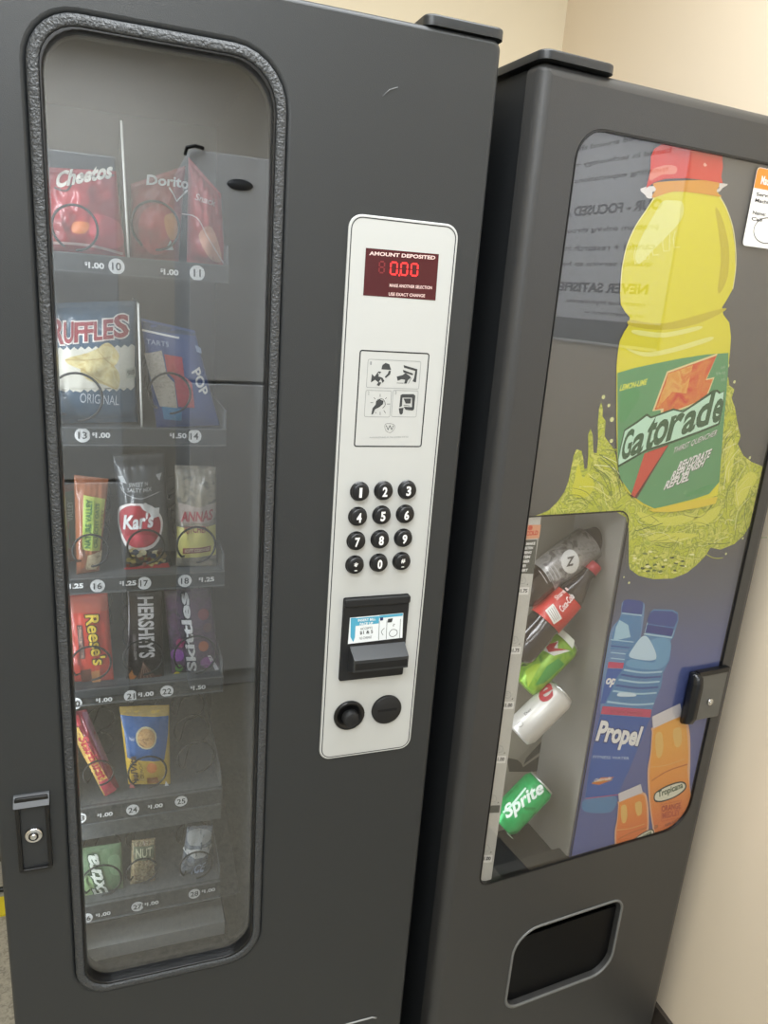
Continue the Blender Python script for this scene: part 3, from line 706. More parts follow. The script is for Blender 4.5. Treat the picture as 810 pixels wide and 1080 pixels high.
d.poly([(352, 372), (365, 350), (372, 372), (384, 378), (360, 400)], mat('c27a3c'), 1); d.poly([(352, 392), (480, 372), (484, 392), (352, 406)], mat('5a2c1c'), 1); d.done('printed_picture', b.root)
b = Bag('fruit_candy_pack', 'purple fruit candy pack with rising white lettering at the right of the fourth shelf', 'candy pack', Zd4, [(488, 45), (668, 38), (706, 358), (520, 388)], 0.012, film('4a3a48', mottle=('5c3f62', '3c3640'), mscale=60), seed=12, rest=top['D'], sv=0.04)
d = b.deco(); d.text('Skittles', (622, 360), (582, 48), (576, 362), mat('2a2430'), 2, 0.07); d.text('Skittles', (618, 356), (582, 52), (580, 358), mat('e6e6e6'), 3, 0.03)
d.done('brand_lettering', b.root)
d = b.deco()
for x, y, r, h in ((540, 290, 26, '8c4aa0'), (552, 240, 18, 'a03a6a'), (640, 250, 20, 'b05a30'), (655, 320, 26, '9a4a9c'), (548, 345, 16, '5a9c40'), (540, 375, 14, 'd8c83a'), (570, 378, 12, 'cfd03a'), (640, 130, 22, '84404a'), (655, 180, 18, '6a4a50')):
    d.poly([(x+r*math.cos(t*math.pi/6), y+r*math.sin(t*math.pi/6)) for t in range(12)], mat(h, rough=0.3), 1)
d.poly([(655, 290), (668, 288), (704, 355), (690, 358)], mat('e0dce0'), 1); d.done('printed_picture', b.root)

# shelf E
Ze = (0, 730, 2.893)
b = Bag('fruit_chew_pack', 'tilted pink and yellow fruit chew stick on the left of the fifth shelf', 'candy stick', Ze, [(214, 62), (264, 52), (364, 298), (318, 325)], 0.009, film('8c2438'), seed=13, rest=top['E'], sv=0.03)
d = b.deco(); d.poly([(220, 105), (240, 100), (350, 290), (318, 316), (232, 150)], mat('e6bc62'), 1); d.poly([(300, 268), (328, 252), (356, 296), (322, 316)], mat('c8485a'), 2)
d.poly([(216, 75), (240, 65), (250, 92), (222, 102)], mat('c22a3c'), 2); d.poly([(250, 60), (266, 58), (330, 205), (318, 212)], mat('8a5a70'), 2)
d.text('Starburst', (236, 138), (300, 262), (268, 120), mat('c03040'), 3, 0.03); d.done('brand_lettering', b.root)
b = Bag('biscuit_pack', 'blue and yellow biscuit packet with gold top seal beside the number 24 disc', 'biscuit packet', Ze, [(364, 44), (516, 40), (520, 292), (392, 292)], 0.014, film('e0b93c'), seed=14, rest=top['E'], sv=0.06)
d = b.deco(); d.poly([(366, 66), (514, 68), (512, 120), (500, 196), (388, 192), (378, 110)], mat('2e5f9c', rough=0.3), 1); d.poly([(364, 46), (514, 42), (513, 66), (366, 64)], mat('c0a254', rough=0.35), 1)
COOK = mat('c09058', mottle=('d8b078', '8c5c34'), mscale=250)
d.poly([(445+32*math.cos(t*math.pi/8), 124+33*math.sin(t*math.pi/8)) for t in range(16)], mat('cfc6a0'), 2); d.poly([(445+27*math.cos(t*math.pi/8), 124+28*math.sin(t*math.pi/8)) for t in range(16)], COOK, 3)
d.poly([(462+16*math.cos(t*math.pi/8), 216+17*math.sin(t*math.pi/8)) for t in range(16)], mat('e6883a'), 2); d.poly([(448, 250), (480, 248), (486, 275), (450, 278)], mat('b8742e'), 2)
d.poly([(500, 290), (506, 268), (520, 290)], WHT, 3); d.poly([(395, 290), (398, 266), (412, 290)], mat('c06a6a'), 3); d.done('printed_picture', b.root)
d = b.deco(); d.text('belVita', (424, 266), (414, 178), (402, 268), mat('4a2e18'), 4, 0.03); d.text('CRUNCHY', (440, 250), (432, 195), (429, 251), mat('4a2e18'), 4, 0.02); d.done('brand_lettering', b.root); d = b.deco(); d.text('Breakfast', (394, 132), (410, 132), (393, 122), WHT, 4) ; d.done('brand_lettering', b.root)

# shelf F
Zf = (0, 850, 2.893)
b = Bag('chewing_gum_pack', 'pale green chewing gum pack with sideways white lettering on the lowest shelf', 'gum pack', Zf, [(236, 130), (370, 112), (378, 272), (244, 292)], 0.008, film('6d8a66'), seed=15, rest=top['F'], wr=0.002, sv=0.03)
d = b.deco(); d.text('Extra', (338, 278), (298, 135), (288, 280), mat('33503a'), 2, 0.07, 0.1); d.text('Extra', (335, 275), (298, 138), (290, 277), mat('dfe6d8'), 3, 0.03, 0.1)
d.poly([(250, 240), (272, 200), (290, 260), (262, 285)], mat('9fbf86'), 1, True); d.poly([(330, 150), (362, 145), (366, 200), (340, 195)], mat('88a880'), 1, True); d.done('brand_lettering', b.root)
b = Bag('nut_pack', 'narrow beige bag of nuts beside the gum pack on the lowest shelf', 'nut bag', Zf, [(402, 105), (474, 98), (474, 256), (398, 268)], 0.012, film('9c8a6c', mottle=('bba880', '6c6a48', '8a5a40'), mscale=220), seed=16, rest=top['F'], sv=0.05)
d = b.deco(); d.poly([(408, 118), (470, 112), (470, 148), (408, 154)], mat('6c7258'), 1); d.text('NUT', (414, 146), (464, 140), (414, 122), mat('c8c8a8'), 2, 0.02); d.done('printed_label', b.root)
b = Bag('mint_pack', 'silver and dark blue shrink wrapped mint pack at the right of the lowest shelf', 'mint pack', Zf, [(572, 62), (650, 60), (632, 212), (548, 240)], 0.012, film('58616e', mottle=('8a929c', '2c3648'), mscale=120), seed=17, rest=top['F'], wr=0.008)
d = b.deco(); d.poly([(566, 122), (640, 112), (640, 132), (610, 142), (564, 134)], mat('d4d6d4'), 1, True); d.text('ICE', (582, 208), (624, 198), (586, 168), mat('b8c4dc'), 2, 0.02, 0.2); d.poly([(578, 72), (640, 70), (634, 100), (576, 106)], mat('b4b6b4'), 1, True); d.done('printed_label', b.root)

# ================================================================== drink machine
HD = 1.9124; WD = 0.583
def w2(x, y, z): return M2 @ Vector((x, y, z))
dm = thing('drink_vending_machine', 'black drink vending machine with a giant printed yellow sports drink bottle', 'vending machine', w2(WD/2, 0.4, 0))
k = MB(M2); T = 0.02; yb = 0.82
k.box(0.004, T, 0.04, yb, 0.02, HD-0.004, COATD); k.box(WD-T, WD-0.002, 0.04, yb, 0.02, HD-0.004, COATD)
k.box(T, WD-T, 0.04, yb, HD-0.004-T, HD-0.004, COATD); k.box(T, WD-T, 0.04, yb, 0.02, 0.04, COATD); k.box(T, WD-T, yb-T, yb, 0.04, HD-0.03, COATD)
for x in (0.05, WD-0.05):
    for y in (0.1, 0.76): k.lathe([(0, 0.02), (0.02, 0.02)], (x, y, 0), (x, y, 1), COATD, 12)
k.done('cabinet', dm)
DW = (0.0655, 0.657, 0.5455, 1.848, (0.020, 0.058, 0.010, 0.040))
VD = (0.163, 0.345, 0.411, 0.522, (0.028, 0.045, 0.025, 0.050))
COAT2 = mat('383838', rough=0.42, bump=0.25, bscale=900, key='2')
k = MB(M2); k.plate((0, 0.06, WD, HD, 0.012), [DW, VD], 0.0, 0.034, 0.016, COAT2, hb=0.0015)
k.done('door', dm)
k = MB(M2); e = 0.0018
k.plate((DW[0], DW[1], DW[2], DW[3], DW[4]), [(DW[0]+e, DW[1]+e, DW[2]-e, DW[3]-e, DW[4])], -0.0006, 0.01, 0.0004, BLK); k.done('display_gasket', dm)
k = MB(M2); k.plate((VD[0]-0.005, VD[1]-0.005, VD[2]+0.005, VD[3]+0.005, (0.03, 0.05, 0.03, 0.055)), [VD], -0.0025, 0.001, 0.002, mat('6e6f6e', rough=0.35))
k.done('dispensing_rim', dm)
VM = mat('0b0d12', rough=0.5)
k = MB(M2); x0, z0, x1, z1 = VD[0]-0.003, VD[1]-0.003, VD[2]+0.003, VD[3]+0.003
k.box(x0, x1, 0.2, 0.203, z0, z1, VM); k.box(x0-0.002, x0, 0.04, 0.2, z0, z1, VM); k.box(x1, x1+0.002, 0.04, 0.2, z0, z1, VM); k.box(x0, x1, 0.04, 0.2, z0-0.002, z0, VM); k.box(x0, x1, 0.04, 0.2, z1, z1+0.002, VM)
k.box(x0+0.004, x1-0.004, 0.011, 0.014, z0+0.004, z1-0.030, mat('020306', rough=0.5, spec=0.2))
k.hexa([(x0+0.004, 0.004, z1-0.0035), (x1-0.004, 0.004, z1-0.0035), (x1-0.004, 0.006, z1-0.0035), (x0+0.004, 0.006, z1-0.0035)], [(x0+0.004, 0.022, z1-0.034), (x1-0.004, 0.022, z1-0.034), (x1-0.004, 0.024, z1-0.034), (x0+0.004, 0.024, z1-0.034)], mat('6a6e69', rough=0.4))
k.done('dispensing_bin', dm)
k = MB(M2); ex = hit(M2, 650, 75, 0)[0]
k.plate((-0.003, -0.003, ex, 0.14, 0.014), [], 0, 0.011, 0.003, mat('26282a', rough=0.4))
I2 = M2.inverted()
for v in k.bm.verts:
    q_ = I2 @ v.co; v.co = M2 @ Vector((q_.x, q_.z, HD+0.0112-q_.y))
k.done('hinge_cap', dm)
# display: printed film (L shape round the can window) behind a clear sheet
SD = Surf(M2, 0.006)
CWx, CWz = 0.262, 1.3245
k = MB(M2); k.plate((DW[0]+0.0005, DW[1]+0.0005, DW[2]-0.0005, DW[3]-0.0005, DW[4]), [], 0.0015, 0.003, 0.0002, glass('display_sheet_glass', 0.06, 0.35, 'f6f6f6')); k.done('display_sheet', dm)
Lf = [(DW[0]+0.001, CWz)]+[p for p in rrect((DW[0]+0.001, CWz, CWx, CWz+0, 0.0))[:0]]
outer = rrect((DW[0]+0.001, DW[1]+0.001, DW[2]-0.001, DW[3]-0.001, DW[4]))   # bl, br, tr, tl arcs
n8 = 8
arc = [(CWx-0.022+0.022*math.cos(math.radians(t)), CWz-0.022+0.022*math.sin(math.radians(t))) for t in range(0, 91, 15)]
Lp = [(CWx, DW[1]+0.001)]+outer[n8:]+[(DW[0]+0.001, CWz)]+arc[::-1]
dp = Deco(SD)
FILM = grad('display_film', [(0, '5262a0'), (0.30, '5c68a0'), (0.42, '585e72'), (0.52, '4a4b4d'), (1, '606264')], 2, 0.66, 1.85, rough=0.3)
dp.polyl(Lp, FILM, 0)
film_o = dp.done('display_film', dm)
# black border line of the can window
dp = Deco(SD); dp.line_l([(CWx, DW[1]+0.002)]+arc+[(DW[0]+0.001, CWz)], 0.0025, BLK, 14); dp.done('can_window_trim', film_o)
# --- the printed pictures
Z2 = (570, 130, 3.375); Z3 = (570, 350, 3.375); Z6 = (640, 370, 5.786)
def both(f, g): return [Surf(M2, 0.006)]
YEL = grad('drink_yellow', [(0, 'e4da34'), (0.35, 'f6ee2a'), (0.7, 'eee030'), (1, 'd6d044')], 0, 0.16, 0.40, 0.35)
d = Deco(SD, Z3)
SPL = mat('b9c232', rough=0.4, mottle=('cfd23a', '8f9f2e', 'e2e06a', 'a8b838'), mscale=26)
SPL.node_tree.nodes['Noise Texture'].inputs['Distortion'].default_value = 3.5
SPL.node_tree.nodes['Noise Texture'].inputs['Detail'].default_value = 8
spl = [(-40, 660), (0, 648), (30, 635), (60, 605), (85, 570), (100, 530), (108, 490), (118, 440), (128, 418), (146, 424), (152, 450), (156, 490), (166, 484), (170, 440), (170, 365), (178, 345), (186, 368), (188, 430), (200, 432), (205, 380), (204, 330), (208, 275), (216, 250), (222, 275), (220, 300), (232, 318), (228, 372), (244, 395), (258, 412), (268, 440), (280, 520), (320, 585), (400, 628), (520, 600), (630, 560), (640, 480), (650, 300), (662, 170), (668, 160), (672, 190), (690, 205), (680, 235), (692, 270), (700, 320), (712, 372), (702, 400), (722, 440), (750, 462), (792, 480), (788, 520), (776, 570), (762, 640), (745, 690), (722, 725), (690, 755), (640, 775), (605, 768), (585, 800), (555, 830), (520, 858), (470, 878), (400, 880), (350, 868), (318, 845), (314, 822), (314, 700), (304, 660), (270, 641), (0, 652)]
d.poly(spl, SPL, 1)
for x, y, r in ((224, 232, 6), (243, 262, 5), (254, 312, 7), (252, 388, 6), (668, 120, 5), (690, 178, 5), (700, 345, 5), (745, 448, 5), (720, 735, 4), (660, 790, 4), (315, 893, 4), (297, 873, 3)): d.disc((x, y), r/3.375/560, mat('dfe2a0'), 1)
STR = [mat('7e8e24', rough=0.4), mat('e6e486', rough=0.3), mat('5e7426', rough=0.4), mat('c8cf3c', rough=0.4), mat('f0efb4', rough=0.3)]
rnd = random.Random(9)
def strand(p0, p1, bow, wd, m, lay=2):
    mx, my = (p0[0]+p1[0])/2+bow*(p1[1]-p0[1]), (p0[1]+p1[1])/2-bow*(p1[0]-p0[0])
    d.line([p0, (mx+rnd.uniform(-8, 8), my+rnd.uniform(-8, 8)), p1], wd, m, lay, smooth=True)
for i in range(24):   # left wing strands fall into the pool
    t = rnd.random(); x = 90+t*165; ytop = 585-t*210+rnd.uniform(0, 40); strand((x, ytop), (x+60+rnd.uniform(0, 60), min(ytop+rnd.uniform(40, 150), 618)), 0.12, rnd.uniform(0.0006, 0.0016), rnd.choice(STR), 2+rnd.random()*0.9)
for i in range(26):   # right wing
    t = rnd.random(); x = 662+t*100; y = 300+t*230+rnd.uniform(0, 90); strand((x, y), (x-rnd.uniform(5, 70), y+rnd.uniform(50, 170)), -0.12, rnd.uniform(0.0006, 0.0015), rnd.choice(STR), 2+rnd.random()*0.9)
for i in range(44):   # pool
    t = rnd.random(); x = 335+t*375; y = 645+rnd.uniform(0, 200)*(0.4+0.6*math.sin(t*math.pi))
    if y > 865-abs(t-0.35)*220: continue
    strand((x, y), (x+rnd.uniform(25, 110), y-rnd.uniform(-25, 45)), rnd.uniform(-0.3, 0.3), rnd.uniform(0.0005, 0.0015), rnd.choice(STR), 2+rnd.random()*0.9)
for i in range(40):
    x = rnd.uniform(325, 560); y = rnd.uniform(780, 860)
    if y > 872-abs(x-420)*0.28: continue
    d.poly([(x+rnd.uniform(5, 12)*math.cos(t*math.pi/3), y+rnd.uniform(2, 6)*math.sin(t*math.pi/3)) for t in range(6)], rnd.choice([STR[1], STR[2], mat('3f5020'), STR[4]]), 3+rnd.random()*0.5)
d.poly([(122, 520), (135, 470), (150, 520), (172, 500), (190, 540), (175, 580), (140, 590), (112, 575)], mat('d8d634', rough=0.4), 1.6, True)
for pts in ([(345, 640), (430, 660), (520, 650), (560, 662), (470, 690), (380, 680)], [(540, 670), (590, 640), (640, 620), (620, 665), (570, 690)], [(380, 730), (460, 715), (560, 722), (500, 745), (420, 752)], [(655, 480), (675, 380), (690, 420), (680, 500), (665, 540)], [(690, 560), (740, 500), (770, 520), (730, 590), (700, 620)]):
    d.poly(pts, mat('dcdc58', rough=0.35), 1.7, True)
d.done('printed_splash', film_o)
d = Deco(SD, Z3)
b2 = [(x, y-742.5) for (x, y) in ((412, 235), (402, 262), (372, 310), (335, 365), (305, 435), (286, 520), (281, 600), (284, 645), (300, 672), (316, 690), (314, 715), (296, 742), (280, 775), (273, 820))]
b3 = [(x, y-742.5) for (x, y) in ((672, 815), (676, 760), (670, 710), (648, 680), (644, 655), (660, 630), (682, 590), (692, 520), (690, 440), (680, 370), (660, 305), (634, 255), (622, 235))]
body = b2+[(269, 120), (268, 300), (272, 480), (300, 560), (350, 610), (400, 632), (520, 625), (628, 580), (640, 480), (650, 300), (662, 170)]+b3
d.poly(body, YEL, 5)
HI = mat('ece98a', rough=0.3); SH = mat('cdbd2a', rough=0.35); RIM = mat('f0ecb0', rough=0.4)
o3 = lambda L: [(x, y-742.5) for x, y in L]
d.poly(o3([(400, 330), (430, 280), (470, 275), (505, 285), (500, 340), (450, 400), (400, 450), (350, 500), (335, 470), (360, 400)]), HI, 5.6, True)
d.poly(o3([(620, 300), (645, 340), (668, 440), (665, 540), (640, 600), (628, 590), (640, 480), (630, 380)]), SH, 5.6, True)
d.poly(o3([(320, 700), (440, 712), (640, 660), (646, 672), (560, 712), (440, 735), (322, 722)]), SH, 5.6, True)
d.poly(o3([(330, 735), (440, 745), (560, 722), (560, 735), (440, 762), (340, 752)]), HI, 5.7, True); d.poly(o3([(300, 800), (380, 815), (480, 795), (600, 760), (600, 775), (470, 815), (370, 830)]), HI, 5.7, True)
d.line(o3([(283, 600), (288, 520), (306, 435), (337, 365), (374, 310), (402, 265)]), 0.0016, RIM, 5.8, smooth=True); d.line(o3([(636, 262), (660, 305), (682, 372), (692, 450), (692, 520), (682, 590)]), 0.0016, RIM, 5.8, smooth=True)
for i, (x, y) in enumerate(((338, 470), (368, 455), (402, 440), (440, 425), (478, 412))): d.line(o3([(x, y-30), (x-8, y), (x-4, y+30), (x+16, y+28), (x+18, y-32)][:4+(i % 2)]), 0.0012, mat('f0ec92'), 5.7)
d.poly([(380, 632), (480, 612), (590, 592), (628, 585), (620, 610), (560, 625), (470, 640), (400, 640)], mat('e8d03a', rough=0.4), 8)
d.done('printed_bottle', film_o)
d = Deco(SD, Z2)
d.poly([(374, 226), (372, 258), (384, 268), (404, 262), (412, 240), (622, 226), (620, 240), (632, 245), (644, 232), (646, 214)], mat('e8e2dc'), 6, True)
d.poly([(408, 236), (414, 210), (620, 205), (624, 244), (640, 262), (560, 250), (470, 244), (396, 266)], mat('e2a03a', rough=0.4), 6.5, True)
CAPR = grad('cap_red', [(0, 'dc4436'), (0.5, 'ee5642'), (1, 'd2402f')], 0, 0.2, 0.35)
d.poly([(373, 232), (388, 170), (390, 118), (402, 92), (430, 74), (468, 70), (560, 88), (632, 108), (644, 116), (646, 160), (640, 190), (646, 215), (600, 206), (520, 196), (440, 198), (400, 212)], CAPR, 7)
for i in range(24): 
    x = 404+i*9.8; d.line([(x+1, 84+i*1.3 if i > 2 else 95), (x-2, 138+i*1.2)], 0.0005, mat('b8352c'), 7.4)
d.poly([(392, 168), (440, 150), (480, 155), (476, 180), (430, 184), (388, 204)], mat('e88a74'), 7.5, True); d.poly([(575, 148), (582, 140), (590, 150), (582, 156)], mat('f0b0a0'), 7.5)
d.done('printed_cap', film_o)
d = Deco(SD, Z6)
GRN = mat('2e7d4a', rough=0.35); GRL = mat('4e9a60', rough=0.35)
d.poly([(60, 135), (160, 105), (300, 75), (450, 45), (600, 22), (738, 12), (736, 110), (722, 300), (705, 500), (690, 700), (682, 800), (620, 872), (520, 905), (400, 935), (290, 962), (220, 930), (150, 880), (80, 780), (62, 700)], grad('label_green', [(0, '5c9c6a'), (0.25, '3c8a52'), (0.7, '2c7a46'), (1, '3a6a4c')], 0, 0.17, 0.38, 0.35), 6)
d.poly([(500, 862), (640, 812), (610, 852), (480, 890)], GRL, 6.5, True); d.poly([(90, 250), (150, 215), (200, 270), (110, 420), (75, 420)], GRL, 6.5, True)
d.poly([(672, 14), (605, 170), (652, 160), (600, 300), (330, 405), (322, 360), (272, 368), (362, 125)], mat('e8d8a0'), 7)
d.poly([(665, 28), (598, 178), (643, 170), (594, 292), (335, 392), (342, 350), (285, 360), (368, 135)], mat('d9542e', rough=0.35, mottle=('e0843a', 'd0402c'), mscale=25), 7.4)
d.poly([(370, 140), (520, 85), (480, 260), (395, 250), (300, 350)], mat('e2953e', rough=0.35, mottle=('e8b05a', 'dd7a34'), mscale=40), 7.6)
d.poly([(375, 570), (245, 615), (140, 885), (178, 900)], mat('5a1a18'), 7)
d.poly([(368, 575), (225, 625), (145, 875), (165, 890)], mat('d04838', rough=0.35), 7.4)
# wordmark plate and letters
d.poly([(62, 670), (75, 600), (100, 480), (180, 425), (240, 380), (265, 400), (400, 350), (460, 365), (640, 240), (670, 235), (690, 255), (712, 240), (705, 330), (680, 450), (560, 500), (400, 560), (235, 612), (62, 712)], mat('1c4a2c'), 8)
d.poly([(66, 660), (80, 595), (105, 488), (180, 440), (238, 396), (262, 412), (400, 362), (462, 375), (640, 258), (664, 250), (680, 262), (708, 248), (700, 330), (674, 440), (556, 488), (400, 545), (235, 598), (66, 695)], mat('c6ecd4', rough=0.35), 8.4)
lets = [('G', (72, 675), (132, 650), (108, 490)), ('a', (130, 650), (206, 618), (165, 515)), ('t', (212, 618), (268, 594), (262, 410)), ('o', (262, 592), (348, 557), (300, 432)),
        ('r', (350, 556), (436, 522), (390, 398)), ('a', (440, 520), (524, 486), (476, 378)), ('d', (524, 484), (612, 448), (572, 275)), ('e', (626, 450), (684, 428), (656, 300))]
for ch, p0_, p1_, p2_ in lets: d.text(ch, p0_, p1_, p2_, mat('265a3a', rough=0.35), 8.9, 0.03)
d.text('LEMON-LIME', (72, 245), (238, 205), (78, 208), mat('e8ec60'), 7, 0.03, 0.2)
for m_, o_, l_ in ((INK, 3, 7), (WHT, 0, 7.4)):
    d.text('THIRST QUENCHER', (398+o_, 632+o_), (660+o_, 520+o_), (408+o_, 590+o_), m_, l_, 0.035, 0.2)
    d.text('REHYDRATE', (422+o_, 730+o_), (622+o_, 648+o_), (440+o_, 675+o_), m_, l_, 0.035, 0.15)
    d.text('REPLENISH', (382+o_, 788+o_), (582+o_, 705+o_), (400+o_, 735+o_), m_, l_, 0.035, 0.15)
    d.text('REFUEL', (340+o_, 850+o_), (492+o_, 790+o_), (358+o_, 795+o_), m_, l_, 0.035, 0.15)
for y in (100, 135, 175): d.text('32 FL OZ'[:5+(y == 135)*3], (690-(y == 135)*30, y+10), (716, y+5), (692-(y == 135)*30, y-4), mat('b8c8b8'), 7)
for p in ((290, 820), (475, 858), (315, 920), (470, 870)): d.disc(p, 0.0009, mat('a8d8a0'), 7)
d.done('printed_label', film_o)
# blue water bottles and orange juice bottles
Z7 = (600, 620, 3.857)
WB = mat('4f86b8', rough=0.3); WL = mat('a9cfe4', rough=0.3); WD_ = mat('2c4f9a', rough=0.35); CPB = mat('2b4794', rough=0.35); PK = mat('c8446c', rough=0.35); LB = mat('2a5cae', rough=0.35)
d = Deco(SD, Z7)
GLW = mat('6d86b8', rough=0.4)
d.poly([(222, 52), (300, 58), (306, 100), (292, 200), (260, 330), (200, 520), (130, 560), (140, 340), (168, 180), (208, 120)], mat('6a90bc'), 1, True)
d.poly([(222, 52), (238, 46), (292, 52), (302, 62), (296, 108), (214, 100), (214, 84)], CPB, 2); d.line([(214, 102), (296, 112)], 0.0022, WL, 2.3)
d.poly([(214, 108), (292, 116), (290, 190), (262, 250), (168, 250), (175, 200), (190, 150)], WB, 2); d.poly([(205, 130), (240, 150), (250, 200), (180, 215), (190, 160)], WL, 2.3)
for y in (210, 235, 262, 285): d.line([(170, y), (262, y+10)], 0.002, WL if y != 235 else WD_, 2.4, smooth=False)
d.poly([(160, 300), (240, 306), (236, 328), (156, 325)], PK, 2.4); d.poly([(156, 328), (236, 330), (190, 470), (128, 470)], LB, 2.2)
d.text('op', (146, 402), (186, 405), (152, 365), WHT, 2.8, 0.04, 0.25)
# big one
d.poly([(330, 98), (345, 86), (420, 88), (442, 100), (444, 130), (424, 200), (412, 215), (410, 290), (382, 345), (374, 400), (352, 452), (335, 500), (300, 600), (240, 740), (170, 880), (62, 870), (88, 700), (112, 570), (135, 490), (165, 430), (190, 370), (218, 330), (232, 260), (268, 215), (312, 190), (318, 150)], WB, 3)
d.poly([(328, 102), (345, 92), (420, 95), (440, 106), (440, 130), (426, 160), (322, 146), (318, 130)], CPB, 3.5); d.poly([(316, 148), (426, 164), (418, 196), (306, 180)], mat('20388a'), 3.5); d.line([(304, 186), (418, 202)], 0.003, WL, 3.8); d.line([(318, 140), (308, 180)], 0.0014, WL, 3.9); d.line([(428, 172), (414, 205)], 0.0014, WL, 3.9)
d.poly([(300, 195), (330, 215), (352, 290), (248, 282), (262, 240)], mat('c4def0'), 3.6, True); d.poly([(330, 215), (408, 210), (404, 290), (360, 330), (240, 320), (250, 290), (350, 300)], mat('6ba3cc'), 3.5, True)
for y, m_ in ((332, WL), (352, WD_), (372, WL), (395, WD_), (418, WL), (442, WB), (462, WL)): d.line([(222-(y-332)*0.52, y), (300-(y-332)*0.3, y+12), (378-(y-332)*0.26, y+8)], 0.0035, m_, 3.8, smooth=True)
d.poly([(205, 425), (262, 428), (268, 440), (200, 440)], mat('d4e8f4'), 4, True)
d.poly([(136, 480), (335, 494), (330, 526), (128, 512)], PK, 4); d.text('NUTRIENT ENHANCED', (168, 505), (300, 515), (168, 495), mat('8a2c4c'), 4.3)
d.poly([(128, 514), (330, 528), (300, 600), (245, 735), (195, 845), (66, 852), (88, 700), (110, 580)], LB, 3.9); d.poly([(66, 858), (188, 848), (176, 905), (120, 915), (58, 905)], WB, 3.9, True); d.line([(66, 856), (200, 840)], 0.0016, PK, 4.2)
for m_, bo, g, l in ((mat('1c3a80'), 0.09, 4, 4.3), (WHT, 0.03, 0, 4.7)):
    d.text('Propel', (100-g, 645+g), (278+g, 668+g), (124-g, 536-g), m_, l, bo+0.01, 0.12)
d.text('FITNESS WATER', (96, 692), (242, 698), (98, 680), mat('c8dcf0'), 4.5)
d.poly([(90, 795), (130, 770), (185, 768), (150, 785), (178, 780), (120, 800)], mat('d87a34'), 4.5); d.line([(92, 790), (176, 778)], 0.001, mat('c8b83a'), 4.8); d.text('Gatorade', (100, 788), (168, 778), (104, 775), WHT, 5, 0.02, 0.2)
d.done('printed_water_bottles', film_o)
d = Deco(SD, Z7)
OR = grad('juice_orange', [(0, 'e87a34'), (0.45, 'f0983a'), (1, 'f0ac42')], 2, 0.68, 0.86, 0.35); ORL = mat('ecc06a', rough=0.3); GLO = mat('eab894', rough=0.5); WC = mat('dcd8dc', rough=0.45)
def bottle_o(P, c=1):
    d.poly([P(-6, -6) for _ in ()] or [P(*q_) for q_ in ((0, 100), (6, 20), (12, -4), (130, -55), (158, 10), (162, 120), (160, 240), (175, 330), (165, 440), (120, 470), (30, 480), (8, 400), (-6, 300), (-12, 180))], GLO, 5, True)
    d.poly([P(*q_) for q_ in ((4, 100), (10, 25), (22, 0), (126, -42), (148, 14), (154, 120), (150, 170), (158, 240), (168, 330), (158, 430), (120, 460), (36, 470), (14, 400), (0, 300), (-4, 180))], OR, 5.4, True)
    d.poly([P(*q_) for q_ in ((20, 30), (45, 20), (52, 80), (40, 120), (24, 110))], ORL, 5.8, True); d.poly([P(*q_) for q_ in ((92, 10), (122, 0), (126, 60), (108, 80), (96, 60))], ORL, 5.8, True)
    d.line([P(4, 215), P(70, 175), P(150, 148)], 0.003, mat('c87030'), 5.8, smooth=True); d.line([P(0, 160), P(70, 150), P(140, 125)], 0.0018, mat('ecb468'), 5.9, smooth=True)
    d.poly([P(*q_) for q_ in ((6, -46), (120, -100), (130, -52), (10, 2))], WC, 6)
B0 = lambda x, y: (330+x, 568+y)
B1 = lambda x, y: (192+x*0.84+max(0, y)*0.0, 870+y*0.86)
def B1(x, y): return (194+x*0.8, 868+y*0.72)
bottle_o(B1)
bottle_o(B0)
for P, sx in ((lambda x, y: (x, y), 1), (lambda x, y: (253+(x-342)*0.68, 1016+(y-828)*0.72-(x-408)*0.12), 0.7)):
    d.poly([P(342, 850), P(352, 828), P(400, 800), (P(452, 785)), P(474, 795), P(470, 820), P(430, 850), P(380, 868), P(350, 868)], INK, 7, True)
    d.poly([P(347, 850), P(356, 830), P(402, 805), (P(450, 791)), P(469, 799), P(464, 818), P(428, 845), P(380, 862), P(353, 862)], mat('e8e8d4'), 7.4, True)
    d.text('Tropicana', P(362, 858), P(462, 818), P(358, 825), mat('2c5234'), 7.8, 0.03, 0.1)
d.text('ORANGE', (375, 910), (452, 895), (374, 885), mat('b03020'), 7, 0.03); d.text('MEDLEY', (378, 938), (450, 922), (377, 913), mat('c04a34'), 7, 0.03)
d.line([(372, 880), (455, 862), (458, 930), (374, 948)], 0.001, mat('c04a34'), 7, True); d.text('100% JUICE', (390, 972), (448, 945), (388, 960), mat('7a3020'), 7, 0.02); d.line([(368, 978), (480, 930)], 0.001, mat('c04a34'), 7)
d.disc((352, 970), 0.005, mat('b86a3a'), 7)
d.done('printed_juice_bottles', film_o)
# --- can window: strip, compartment, cans
k = MB(M2); D2 = 0.13
k.box(CWx-0.001, CWx+0.002, 0.009, D2, DW[1]-0.02, CWz+0.02, mat('94918a', rough=0.5)); k.box(DW[0]-0.05, CWx, 0.042, D2, CWz+0.02, CWz+0.023, LINER)
k.box(DW[0]-0.053, DW[0]-0.05, 0.042, D2, DW[1]-0.02, CWz+0.02, LINER); k.box(DW[0]-0.05, CWx, 0.042, D2, DW[1]-0.023, DW[1]-0.02, LINER)
k.box(DW[0]-0.05, CWx, D2, D2+0.003, DW[1]-0.02, CWz+0.02, mat('9c978b', rough=0.55))
k.done('can_compartment', dm)
l_ = w2(0.03, 0.045, 1.0); fill_strip('added_can_fill', (l_.x, l_.y, l_.z), 0.6, 0.5, math.radians(-115)+YO)  # unseen fill light added at the jamb to lift the cans and back panel
Z4 = (490, 530, 4.05); Z5 = (490, 720, 4.05)
SB = Surf(M2, D2-0.001)
